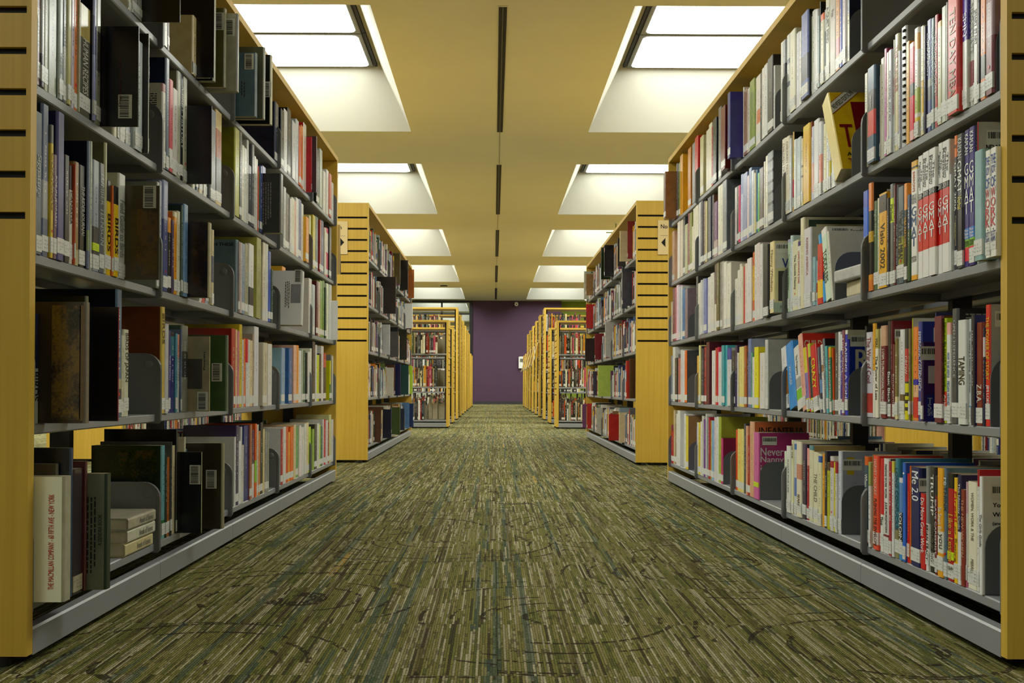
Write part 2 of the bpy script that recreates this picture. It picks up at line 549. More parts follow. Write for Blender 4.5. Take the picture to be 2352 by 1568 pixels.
# ---- walls
m = MB(); m.box(-0.76, 2.42, BACK, BACK + 0.12, 0, CEIL)
wall_back = tag(m.build('wall_back', M_PURPLE), 'plain purple wall closing the far end of the aisle', None, None, 'structure')
m = MB(); m.box(2.42, XR, BACK + 0.3, BACK + 0.42, 0, CEIL)
tag(m.build('wall_back_east', M_GREEN), 'green wall right of the purple wall', None, None, 'structure')
m = MB(); m.box(-0.70, 2.42, BACK - 0.015, BACK, 0, 0.11)
tag(m.build('baseboard_back', M_BASEB), 'dark rubber baseboard under the purple wall', None, None, 'structure')
m = MB(); m.box(XL - 0.1, XL, YN, YF, 0, CEIL)
tag(m.build('wall_left', M_WHITE), None, None, None, 'structure')
m = MB(); m.box(XR, XR + 0.1, YN, YF, 0, CEIL)
tag(m.build('wall_right', M_WHITE), None, None, None, 'structure')
m = MB(); m.box(XL, XR, YN - 0.1, YN, 0, CEIL)
tag(m.build('wall_front', M_WHITE), None, None, None, 'structure')
m = MB(); m.box(XL, XR, YF, YF + 0.1, 0, CEIL)
tag(m.build('wall_beyond', M_WHITE), None, None, None, 'structure')

# ---- glazed partition left of the purple wall
W = empty('window_1', (0, BACK, 0))
tag(W, 'black framed glass partition left of the purple wall', None, None, 'structure')
m = MB(); m.box(-8.6, -0.76, -0.03, 0.09, CEIL - 0.07, CEIL); m.box(-8.6, -0.76, -0.03, 0.09, 0, 0.12); m.box(-0.88, -0.76, -0.03, 0.09, 0.12, CEIL - 0.07)
m.build('frame', M_FRAME, W)
for xm in (-1.87, -2.98, -4.09, -5.2, -6.31, -7.42):
    m = MB(); m.box(xm - 0.03, xm + 0.03, -0.03, 0.09, 0.12, CEIL - 0.07); m.build('mullion', M_FRAME, W)
for zt in (3.23, 2.59):
    m = MB(); m.box(-8.6, -0.88, -0.03, 0.09, zt - 0.025, zt + 0.025); m.build('transom', M_FRAME, W)
px = [-8.6, -7.42, -6.31, -5.2, -4.09, -2.98, -1.87, -0.88]
for i in range(len(px) - 1):
    for z0, z1 in ((0.12, 2.565), (2.615, 3.205), (3.255, CEIL - 0.07)):
        m = MB(); m.box(px[i] + 0.03, px[i + 1] - 0.03, 0.02, 0.03, z0, z1); m.build('pane', M_GLASS, W)
# exit sign beyond the glass
E = empty('exit_sign', (-1.36, 45.6, 2.90))
tag(E, 'glowing green exit sign hanging beyond the glass partition', 'exit sign')
m = MB(); m.box(-0.24, 0.24, -0.04, 0.04, -0.14, 0.14); m.build('housing', M_PLASTIC, E)
m = MB(); m.box(-0.22, 0.22, -0.05, -0.04, -0.12, 0.12); m.build('lit_face', M_EXIT, E)
m = MB(); m.cyl((0, 0), 0.012, 'z', 0.14, CEIL - 2.90, 8); m.build('hanger', M_FIXT, E)
m = MB()
m.cyl((0.02, 0.075), 0.025, 'y', -0.056, -0.05, 10); m.prism([(-.05, -.09), (-.02, -.09), (.02, -.02), (.08, -.05), (.09, -.02), (.03, .02), (.04, .05), (-.04, .05), (-.09, .0), (-.07, -.02), (-.03, .01), (-.02, -.02)], 'y', -0.055, -0.05)
m.build('running_figure', M_PLASTIC, E)

# ---- small things on the far wall and ceiling
Cm = empty('security_camera', (0.80, BACK, 3.60))
tag(Cm, 'small white security camera high on the purple wall', 'camera')
m = MB(); m.box(-0.05, 0.05, -0.03, 0, -0.06, 0.06); m.build('wall_plate', M_PLASTIC, Cm)
m = MB(); m.cyl((0.0, 0.0), 0.02, 'y', -0.10, -0.03, 10); m.build('arm', M_PLASTIC, Cm)
m = MB(); m.cyl((0.0, -0.03), 0.065, 'y', -0.30, -0.10, 14); m.build('body', M_PLASTIC, Cm)
m = MB(); m.cyl((0.0, -0.045), 0.022, 'y', -0.306, -0.30, 12); m.build('lens', M_BLACK, Cm)
D = empty('card_reader', (1.00, BACK, 1.49))
tag(D, 'white wall-mounted box on the purple wall beside the stacks', 'wall box')
m = MB(); m.prism([(-.11, -.20), (.13, -.20), (.15, -.17), (.15, .19), (.12, .22), (-.08, .22), (-.11, .19)], 'y', -0.10, 0); m.build('case', M_PLASTIC, D)
m = MB(); m.box(-0.06, 0.10, -0.105, -0.10, 0.02, 0.14); m.build('panel', M_FIXT, D)
for q, (sx, sy, mm, nm, lab) in enumerate([(-1.52, 31.7, M_BASEB, 'smoke_detector', 'dark round smoke detector on ceiling between left light wells')]):
    S = empty(nm, (sx, sy + 1.2, CEIL))
    tag(S, lab, 'detector')
    m = MB(); m.cyl((0, 0), 0.16, 'z', -0.03, 0, 16); m.build('base', M_PLASTIC, S)
    m = MB(); m.cyl((0, 0), 0.11, 'z', -0.055, -0.03, 14); m.build('sensor', mm, S)
S = empty('ceiling_hook', (2.28, 20.4, CEIL))
tag(S, 'thin wire hanger under the ceiling above the far right bookcase', 'hanger')
m = MB(); m.cyl((0, 0), 0.02, 'z', -0.02, 0, 8); m.build('cap', M_PLASTIC, S)
m = MB(); m.box(-0.008, 0.008, -0.008, 0.008, -0.20, -0.02); m.box(-0.18, 0.02, -0.008, 0.008, -0.20, -0.185); m.build('wire', M_GREEN, S)
L = empty('downlight', (3.4, BACK - 0.6, CEIL))
tag(L, 'round recessed downlight by the green wall', 'downlight')
m = MB(); m.cyl((0, 0), 0.22, 'z', -0.02, 0, 18); m.build('rim', M_PLASTIC, L)
m = MB(); m.cyl((0, 0), 0.17, 'z', -0.024, -0.02, 16); m.build('lamp', M_DOWN, L)

# ================================================================ bookcases
BAY, PT = 0.914, 0.03
SHELF = [0.132, 0.522, 0.902, 1.282, 1.662]
TALL, LOWTOP = 2.08, 1.60
DEPTH = 0.604
_mc = {}
def cached(key, fn):
    if key not in _mc:
        _mc[key] = fn()
    return _mc[key]
def me_shelf(L, d0=0.018, d1=0.262):
    def fn():
        m = MB(); h = 0.024
        # lip with softened front edges, thin tray behind
        m.prism([(d0 + .003, -h), (d0 + .02, -h), (d0 + .02, -.004), (d1, -.004), (d1, 0), (d0 + .003, 0), (d0, -.003), (d0, -h + .003)], 'x', 0.001, L - 0.001)
        m.box(0.001, L - 0.001, d1 - 0.02, d1, -h, -0.004)
        return m.mesh('shelf', M_STEEL)
    return cached(('shelf', L, d0, d1), fn)
def me_bracket():
    def fn():
        m = MB(); f, b, top, r = 0.001, 0.275, 0.185, 0.05
        pts = [(b, -0.028), (f + .006, -0.028), (f, -0.02)]
        for k in range(6):
            a = math.pi - k * math.pi / 10
            pts.append((f + r + r * math.cos(a), top - r + r * math.sin(a)))
        pts += [(b, top)]
        m.prism(pts, 'x', -0.0016, 0.0016)
        # rolled front edge
        ed = pts[2:9]
        for k in range(len(ed) - 1):
            (y0, z0), (y1, z1) = ed[k], ed[k + 1]
            m.poly([(-.004, y0, z0), (.004, y0, z0), (.004, y1, z1), (-.004, y1, z1)])
            m.poly([(-.004, y0, z0), (-.004, y0 + .008, z0 - (.0 if k else 0)), (-.004, y1 + .008, z1 - .006), (-.004, y1, z1)])
            m.poly([(.004, y0, z0), (.004, y0 + .008, z0), (.004, y1 + .008, z1 - .006), (.004, y1, z1)])
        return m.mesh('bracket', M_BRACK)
    return cached('bracket', fn)
def me_dimple():
    def fn():
        m = MB(); c = (0.040, 0.150); n = 12
        for s in (-1, 1):
            ring = [[(s * x, c[0] + r * math.cos(2 * math.pi * k / n), c[1] + r * math.sin(2 * math.pi * k / n)) for k in range(n)] for r, x in ((.014, .0018), (.011, .0042), (.004, .0052))]
            for a in range(2):
                for k in range(n):
                    m.poly([ring[a][k], ring[a][(k + 1) % n], ring[a + 1][(k + 1) % n], ring[a + 1][k]])
            m.poly(ring[2])
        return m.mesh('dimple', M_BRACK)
    return cached('dimple', fn)
def me_cover(L):
    def fn():
        m = MB()
        m.prism([(0.0, .018), (0.0, .073), (.004, .078), (.03, .078), (.03, .072), (.008, .070), (.008, .018)], 'x', 0.0012, L - 0.0012)
        return m.mesh('base_cover', M_STEEL)
    return cached(('cover', L), fn)
def me_boxpart(name, key, mat, *b):
    def fn():
        m = MB(); m.box(*b); return m.mesh(name, mat)
    return cached((name, key) + b, fn)
def end_panel(root, x0, x1, top, outward, depth=DEPTH):
    """slat-wall end panel between local x0..x1; outward = -1 / +1 face carrying the slats"""
    xb0, xb1 = (x0 + 0.012, x1) if outward < 0 else (x0, x1 - 0.012)
    p = link('end_panel', me_boxpart('end_panel', top, M_BLACK, xb0, xb1, 0.004, depth - 0.004, 0.024, top - 0.004), root)
    fx0, fx1 = (x0, x0 + 0.012) if outward < 0 else (x1 - 0.012, x1)
    zs = [0.022]
    step = 0.0896; g = 0.0155
    last = top - 0.118
    for k in range(11, -1, -1):
        zc = last - step * k
        zs += [zc - g / 2, zc + g / 2]
    zs.append(top)
    for k in range(0, len(zs), 2):
        link('slat', me_boxpart('slat', k, M_WOOD, fx0, fx1, 0.0105, depth - 0.0105, zs[k], zs[k + 1]), p)
    for d0, d1 in ((0.0, 0.0105), (depth - 0.0105, depth)):
        link('stile', me_boxpart('stile', top, M_WOOD, x0, x1, d0, d1, 0.022, top), p)
    # inner face
    ix0, ix1 = (x1, x1 + 0.003) if outward < 0 else (x0 - 0.003, x0)
    link('inner_face', me_boxpart('inner_face', top, M_WOOD, ix0, ix1, 0.002, depth - 0.002, 0.03, top - 0.03), p)
    for yy in (0.06, depth - 0.06):
        def fn():
            m = MB(); xc = (x0 + x1) / 2
            m.cyl((xc, yy), 0.016, 'z', 0.008, 0.022, 12); m.cyl((xc, yy), 0.021, 'z', 0.0, 0.008, 14)
            return m.mesh('foot', M_RUBBER)
        link('foot', cached(('foot', x0, yy), fn), p)
    return p

class Case:
    pass
def bookcase(label, loc, rz, nbays, levels, top, group, brackets=True, back=True, bay=BAY, depth=DEPTH):
    r = empty('bookcase', loc, rz)
    tag(r, label, 'bookcase', group)
    L = nbays * bay
    end_panel(r, -PT, 0, top, -1, depth); end_panel(r, L, L + PT, top, 1, depth)
    link('canopy', me_boxpart('canopy', L, M_WOOD, 0, L, 0.0, depth, top - 0.028, top), r)
    for b in range(nbays):
        link('base_cover', me_cover(bay), r, (b * bay, 0, 0))
        for z in levels:
            s = link('shelf', me_shelf(bay), r, (b * bay, 0, z))
            if brackets:
                for xx in (0.0025, bay - 0.0025):
                    br = link('bracket', me_bracket(), s, (xx, 0, 0))
                link('dimple', me_dimple(), s, (bay - 0.0025, 0, 0))
                link('dimple', me_dimple(), s, (0.0025, 0, 0))
    for b in range(nbays + 1):
        xx = min(max(b * bay, 0.02), L - 0.02)
        link('upright', me_boxpart('upright', 0, M_STEELD, -0.016, 0.016, depth / 2 - 0.03, depth / 2 + 0.03, 0.0, top - 0.03), r, (xx, 0, 0))
    def fn():
        m = MB(); m.cyl((0, 0), 0.010, 'z', 0.006, 0.03, 8); m.cyl((0, 0), 0.020, 'z', 0.0, 0.006, 12); return m.mesh('levelling_foot', M_CHROME)
    for b in range(1, nbays):
        link('levelling_foot', cached('lf', fn), r, (b * bay, 0.045, 0))
    if back:
        for z in levels:
            link('shelf', me_shelf(L, 0.018, 0.262), r, (L, depth, z), (0, 0, math.pi))
        link('base_cover', me_cover(L), r, (L, depth, 0), (0, 0, math.pi))
    c = Case()
    c.loc, c.rz, c.L, c.bay, c.levels, c.top, c.depth = loc, rz, L, bay, levels, top, depth
    c.M = Matrix.Translation(loc) @ Matrix.Rotation(rz, 4, 'Z')
    c.root = r
    return c
HP = math.pi / 2
RX, LX = 1.118, -1.007            # front planes of the aisle bookcases
G1 = 'tall slat-ended bookcases along the aisle'
R1 = bookcase('nearest tall grey-shelved bookcase on the right of the aisle, yellow wood ends', (RX, 2.40 + 5 * BAY, 0), -HP, 5, SHELF, TALL, G1)
L1 = bookcase('nearest tall grey-shelved bookcase on the left of the aisle, yellow wood ends', (LX, 2.387, 0), HP, 5, SHELF, TALL, G1)
R2 = bookcase('second tall bookcase on the right, its slatted yellow end facing the viewer', (RX, 8.577 + 5 * BAY, 0), -HP, 5, SHELF, TALL, G1)
L2 = bookcase('second tall bookcase on the left, its slatted yellow end facing the viewer', (LX, 8.735, 0), HP, 5, SHELF, TALL, G1)
G2 = 'bookcases of the neighbouring aisles'
RO1 = bookcase('bookcase of the next aisle, glimpsed behind the nearest right bookcase', (3.08, 2.40 + 5 * BAY, 0), -HP, 5, SHELF, TALL, G2, brackets=False)
LO1 = bookcase('bookcase of the next aisle, glimpsed behind the nearest left bookcase', (-2.97, 2.387, 0), HP, 5, SHELF, TALL, G2, brackets=False)
RO2 = bookcase('yellow-ended bookcase seen through the nearest right bookcase, above the lowest books', (3.08, 8.577 + 5 * BAY, 0), -HP, 5, SHELF, TALL, G2, brackets=False)
LO2 = bookcase('yellow-ended bookcase seen through the nearest left bookcase, above the lowest books', (-2.97, 8.735, 0), HP, 5, SHELF, TALL, G2, brackets=False)
FAR = []
LOWLV = [0.120, 0.615, 1.105]
G3 = 'yellow framed stacks standing across the aisle'
NF = 10
for k in range(NF):
    y = 16.1 + 2.0 * k
    low = k in (0, 1, 8, 9)
    top, lv = (LOWTOP, LOWLV) if low else (TALL, SHELF)
    where = {0: 'first', 9: 'last'}.get(k, ordw(k + 1))
    kind = 'low' if low else 'tall'
    for s in (-1, 1):
        nb = 3
        side = 'left' if s < 0 else 'right'
        lab = f'{kind} yellow-ended stack set crosswise, {where} of the {side} row beyond the aisle bookcases'
        x0 = (-0.67 - nb * BAY - PT) if s < 0 else (0.93 + PT)
        c = bookcase(lab, (x0, y, 0), 0.0, nb, lv, top, G3, brackets=False, back=(k < 3))
        FAR.append((s, k, low, c))

# ================================================================ books
NAMES = [('black', '17171a'), ('dark grey', '3c3c40'), ('grey', '858585'), ('pale grey', 'c2c2c0'), ('white', 'e2e2de'), ('cream', 'ddd6b4'), ('tan', 'b89c62'),
         ('brown', '5d3d28'), ('dark brown', '30221a'), ('maroon', '68202c'), ('red', 'c41f22'), ('orange', 'e06a1c'), ('golden yellow', 'd8a020'), ('yellow', 'e6d02c'),
         ('lime green', 'b0c828'), ('olive', '7c7a2c'), ('green', '4f8048'), ('dark green', '1f4030'), ('teal', '3f9098'), ('pale teal', '9abab8'), ('pale blue', 'a8bcd8'),
         ('blue', '2a58c0'), ('slate blue', '55687c'), ('navy', '1c2250'), ('purple', '502880'), ('lavender', 'b8b0cc'), ('pink', 'd8709c'), ('pale pink', 'e6bcb8'), ('magenta', 'a82858'), ('mauve', '80546a')]
def colour_name(h):
    c = hx(h)
    return min(NAMES, key=lambda n: sum((a - b) ** 2 for a, b in zip(c, hx(n[1]))))[0]
INK_D, INK_L = (0.02, 0.02, 0.025), (0.75, 0.73, 0.66)

def cover_geo(t, h, d, bands, face, hard, ink, ink_rng, seed):
    """covers and spine of one book: x across the spine, y into the shelf, z up"""
    V, Fs, C, I, U = [], [], [], [], []
    th = 0.0028 if hard else 0.0009
    r = min(0.30 * t, 0.0055 if hard else 0.003)
    th = min(th, t * 0.2)
    rr = max(r, th)
    outer = [(t / 2, d), (t / 2, r), (t / 2 - 0.35 * r, 0.35 * r), (t / 2 - r, 0), (-t / 2 + r, 0), (-t / 2 + 0.35 * r, 0.35 * r), (-t / 2, r), (-t / 2, d)]
    inner = [(t / 2 - th, d), (t / 2 - th, rr), (t / 2 - rr, th), (-t / 2 + rr, th), (-t / 2 + th, rr), (-t / 2 + th, d)]
    zc = {0.0, h}
    for c, f0, f1 in bands:
        zc |= {h * (1 - f0), h * (1 - f1)}
    if ink:
        zc |= {h * (1 - ink_rng[0]), h * (1 - ink_rng[1])}
    zs = sorted(z for z in zc if 0 <= z <= h)
    lh = max(0.0035, min(0.0085, t * 0.5))
    base = bands[0][0]
    def add(q, c, i=(0, 0, 0, 0), uv=None):
        b = len(V); V.extend(q); Fs.append(tuple(range(b, b + len(q)))); C.append(c); I.append(i)
        U.extend(uv if uv else [(0, 0)] * len(q))
    for k in range(len(outer) - 1):
        (x0, y0), (x1, y1) = outer[k], outer[k + 1]
        spine = 1 <= k <= 5
        if not spine and len(bands) == 1:
            add([(x0, y0, 0), (x0, y0, h), (x1, y1, h), (x1, y1, 0)], face)
            continue
        for a, b in zip(zs[:-1], zs[1:]):
            if b - a < 1e-5:
                continue
            fm = 1 - (a + b) / 2 / h
            c = base
            for bc, f0, f1 in bands:
                if f0 <= fm <= f1:
                    c = bc
            if not spine:
                c = face if len(bands) < 2 or face is not base else c
            i, uv = (0, 0, 0, 0), None
            if k == 3 and ink and ink_rng[0] < fm < ink_rng[1]:
                i = (*ink, 0.85)
                w_ = max(1.0, t / 0.019) * 0.5
                uv = [(.5 + w_, (h - a) / lh + seed), (.5 + w_, (h - b) / lh + seed), (.5 - w_, (h - b) / lh + seed), (.5 - w_, (h - a) / lh + seed)]
            add([(x0, y0, a), (x0, y0, b), (x1, y1, b), (x1, y1, a)], c, i, uv)
    for k in range(len(inner) - 1):
        (x0, y0), (x1, y1) = inner[k], inner[k + 1]
        add([(x1, y1, 0), (x1, y1, h), (x0, y0, h), (x0, y0, 0)], (0.6, 0.56, 0.45))
    for z, fl in ((h, False), (0.0, True)):
        ring = [(*p, z) for p in outer] + [(*p, z) for p in inner[::-1]]
        add(ring[::-1] if fl else ring, base)
    for s in (1, -1):
        o, n = (outer[0], inner[0]) if s > 0 else (outer[-1], inner[-1])
        add([(*o, 0), (*n, 0), (*n, h), (*o, h)], face)
    return V, Fs, C, I, U

def label_geo(t, h, seed, colour, z0=0.014):
    lw = t * 0.97
    V, Fs, C, I, U = [], [], [], [], []
    y = -0.0006
    def add(q, c, i=(0, 0, 0, 0), uv=None):
        b = len(V); V.extend(q); Fs.append(tuple(range(b, b + len(q)))); C.append(c); I.append(i); U.extend(uv if uv else [(0, 0)] * len(q))
    x0, x1 = -lw / 2, lw / 2
    n = 3
    zt = z0 + h
    add([(x0, y, zt - h * 0.2), (x0, y, zt), (x1, y, zt), (x1, y, zt - h * 0.2)][::-1], colour)
    for k in range(n):
        a, b = zt - h * (0.2 + 0.22 * k), zt - h * (0.2 + 0.22 * (k + 1))
        # call number lines: marks run across the label
        add([(x0, y, b), (x0, y, a), (x1, y, a), (x1, y, b)][::-1], colour, (0.12, 0.12, 0.12, 0.5),
            [(1, 3.6 + 5 * k + seed), (1, 0.4 + 5 * k + seed), (0, 0.4 + 5 * k + seed), (0, 3.6 + 5 * k + seed)] if False else
            [(0.95, 5 * k + seed + 3), (0.05, 5 * k + seed + 3), (0.05, 5 * k + seed), (0.95, 5 * k + seed)])
    a = zt - h * 0.86
    add([(x0, y, z0), (x0, y, a), (x1, y, a), (x1, y, z0)][::-1], colour)
    for xs_ in (x0, x1):
        add([(xs_, y, z0), (xs_, y, zt), (xs_, 0.004, zt), (xs_, 0.004, z0)], colour)
    add([(x0, y, zt), (x1, y, zt), (x1, 0.003, zt), (x0, 0.003, zt)], colour)
    return V, Fs, C, I, U

def pages_mesh(t, h, d, hard):
    th = min(0.003 if hard else 0.001, t * 0.22)
    ins = 0.0035 if hard else 0.0008
    m = MB()
    m.box(-t / 2 + th, t / 2 - th, th, d - (0.004 if hard else 0.0008), ins, h - ins)
    return m.mesh('pages', M_PAGES)

def barcode_part(parent, face_x, s, d, h, fd, fz, vertical, lift=0.0007, name='barcode_label'):
    """white sticker with bars on the near cover; fd from spine, fz from the top"""
    w, l = 0.036, 0.062
    V, Fs, C = [], [], []
    cy, cz = d * fd, h * (1 - fz)
    hw, hh = (w / 2, l / 2) if vertical else (l / 2, w / 2)
    def q(y0, y1, z0, z1, x, c):
        b = len(V); V.extend([(x, y0, z0), (x, y1, z0), (x, y1, z1), (x, y0, z1)]); Fs.append((b, b + 1, b + 2, b + 3)); C.append(c)
    x = face_x + s * lift
    q(cy - hw, cy + hw, cz - hh, cz + hh, x, hl('deded6'))
    x2 = x + s * 0.0004
    rb = random.Random(int(fd * 97 + fz * 31 + d * 1e4))
    p = 0.06
    while p < 0.94:
        wd = rb.choice((0.018, 0.03, 0.045))
        if vertical:
            q(cy - hw * 0.55, cy + hw * 0.78, cz - hh + 2 * hh * p, cz - hh + 2 * hh * min(0.95, p + wd), x2, hl('26262a'))
        else:
            q(cy - hw + 2 * hw * p, cy - hw + 2 * hw * min(0.95, p + wd), cz - hh * 0.15, cz + hh * 0.70, x2, hl('26262a'))
        p += wd + rb.choice((0.02, 0.03))
    return link(name, coloured_mesh(name, V, Fs, C), parent)

def face_rect(parent, name, face_x, s, y0, y1, z0, z1, colour, lift=0.0005, lines=0, ink=(0.05, 0.05, 0.05)):
    V, Fs, C, I, U = [], [], [], [], []
    x = face_x + s * lift
    def q(a0, a1, b0, b1, xx, c, i=(0, 0, 0, 0), uv=None):
        b = len(V); V.extend([(xx, a0, b0), (xx, a1, b0), (xx, a1, b1), (xx, a0, b1)]); Fs.append((b, b + 1, b + 2, b + 3)); C.append(c); I.append(i); U.extend(uv or [(0, 0)] * 4)
    q(y0, y1, z0, z1, x, colour)
    return link(name, coloured_mesh(name, V, Fs, C, I, U), parent)

def blurb_part(parent, face_x, s, y0, y1, z0, z1, n, colour, vertical=False, lift=0.0006, name='blurb'):
    """rows of small print on a cover"""
    V, Fs, C = [], [], []
    rb = random.Random(n * 7 + int(z0 * 1e4))
    x = face_x + s * lift
    for k in range(n):
        if vertical:
            a = y0 + (y1 - y0) * (k + .25) / n; b = a + (y1 - y0) / n * 0.42
            e = z0 + (z1 - z0) * rb.uniform(0, .25)
            p = e
            while p < z1:
                w = min(rb.uniform(.006, .018), z1 - p)
                i = len(V); V.extend([(x, a, p), (x, b, p), (x, b, p + w), (x, a, p + w)]); Fs.append((i, i + 1, i + 2, i + 3)); C.append(colour); p += w + .003
        else:
            a = z1 - (z1 - z0) * (k + .25) / n; b = a - (z1 - z0) / n * 0.42
            p = y0; e = y0 + (y1 - y0) * rb.uniform(.75, 1)
            while p < e:
                w = min(rb.uniform(.006, .018), e - p)
                i = len(V); V.extend([(x, p, b), (x, p + w, b), (x, p + w, a), (x, p, a)]); Fs.append((i, i + 1, i + 2, i + 3)); C.append(colour); p += w + .003
    return link(name, coloured_mesh(name, V, Fs, C), parent) if Fs else None

_photo = {}
def photo_mat(cs):
    if cs not in _photo:
        g = NT('printed_photograph')
        pos = g.n('ShaderNodeNewGeometry').outputs['Position']
        mp = g.n('ShaderNodeMapping'); mp.inputs['Scale'].default_value = (1, 1.4, 0.8); g.l(pos, mp.inputs[0])
        big = g.noise(mp.outputs[0], 14.0, 3.0, 0.6)
        fine = g.noise(pos, 160.0, 2.0)
        mixv = g.math('ADD', g.math('MULTIPLY', big, 0.78), g.math('MULTIPLY', fine, 0.22))
        cl = cs.split(',')
        g.base(g.ramp(mixv, [(0.34 + 0.30 * k / (len(cl) - 1), hl(q)) for k, q in enumerate(cl)]))
        g.set(0.22, 0, 0.5)
        _photo[cs] = g.m
    return _photo[cs]
LEAF = [(0, -.5), (.06, -.25), (.32, -.28), (.26, -.12), (.5, .08), (.38, .12), (.42, .3), (.2, .22), (.14, .3), (.0, .5), (-.14, .3), (-.2, .22), (-.42, .3), (-.38, .12), (-.5, .08), (-.26, -.12), (-.32, -.28), (-.06, -.25)]
SHELFWORD = {0: 'bottom', 1: 'second', 2: 'third', 3: 'fourth', 4: 'top'}
BAYWORD = {0: 'nearest', 1: 'second', 2: 'third'}
STUFF = dict(v=[], f=[], c=[], i=[], u=[])
def stuff_add(M, geo):
    V, Fs, C, I, U = geo
    b = len(STUFF['v'])
    STUFF['v'].extend([tuple(M @ Vector(p)) for p in V])
    STUFF['f'].extend([tuple(b + i for i in q) for q in Fs])
    STUFF['c'].extend(C); STUFF['i'].extend(I); STUFF['u'].extend(U)

def simple_geo(t, h, d, bands, face, ink, ink_rng, seed, label, hard):
    """a book of a distant shelf: spine, two covers, page edges on top, foot"""
    V, Fs, C, I, U = [], [], [], [], []
    def add(q, c, i=(0, 0, 0, 0), uv=None):
        b = len(V); V.extend(q); Fs.append(tuple(range(b, b + len(q)))); C.append(c); I.append(i); U.extend(uv if uv else [(0, 0)] * len(q))
    x0, x1 = -t / 2, t / 2
    r = min(t * .25, .003)
    zc = {0.0, h}
    for c, f0, f1 in bands: zc |= {h * (1 - f0), h * (1 - f1)}
    lz0, lz1 = 0.014, 0.046
    if label: zc |= {lz0, lz1}
    if ink: zc |= {h * (1 - ink_rng[0]), h * (1 - ink_rng[1])}
    zs = sorted(zc); lh = max(.0045, min(.009, t * .5))
    for a, b in zip(zs[:-1], zs[1:]):
        if b - a < 1e-5: continue
        zm = (a + b) / 2; fm = 1 - zm / h
        c = bands[0][0]
        for bc, f0, f1 in bands:
            if f0 <= fm <= f1: c = bc
        i, uv = (0, 0, 0, 0), None
        if label and lz0 < zm < lz1:
            c = label
        elif ink and ink_rng[0] < fm < ink_rng[1]:
            i = (*ink, .85)
            w_ = max(1.0, t / 0.019) * 0.5
            uv = [(.5 - w_, (h - a) / lh + seed), (.5 + w_, (h - a) / lh + seed), (.5 + w_, (h - b) / lh + seed), (.5 - w_, (h - b) / lh + seed)]
        add([(x0 + r, 0, a), (x1 - r, 0, a), (x1 - r, 0, b), (x0 + r, 0, b)], c, i, uv)
        add([(x0, r, a), (x0 + r, 0, a), (x0 + r, 0, b), (x0, r, b)], c)
        add([(x1 - r, 0, a), (x1, r, a), (x1, r, b), (x1 - r, 0, b)], c)
    add([(x0, d, 0), (x0, r, 0), (x0, r, h), (x0, d, h)], face)
    add([(x1, r, 0), (x1, d, 0), (x1, d, h), (x1, r, h)], face)
    e = .003 if hard else 0.0
    pg = hl('d9cfae')
    tt = min(.0025, t * .2)
    if hard:
        for xa, xb in ((x0, x0 + tt), (x1 - tt, x1)):
            add([(xa, 0, h), (xb, 0, h), (xb, d, h), (xa, d, h)], face)
        add([(x0 + tt, 0, h), (x1 - tt, 0, h), (x1 - tt, tt, h), (x0 + tt, tt, h)], face)
        add([(x0 + tt, tt, h - e), (x1 - tt, tt, h - e), (x1 - tt, d, h - e), (x0 + tt, d, h - e)], pg)
    else:
        add([(x0, 0, h), (x1, 0, h), (x1, d, h), (x0, d, h)], pg)
    add([(x0, 0, 0), (x0, d, 0), (x1, d, 0), (x1, 0, 0)], face)
    add([(x0, d, 0), (x0, d, h - e), (x1, d, h - e), (x1, d, 0)], pg)
    return V, Fs, C, I, U

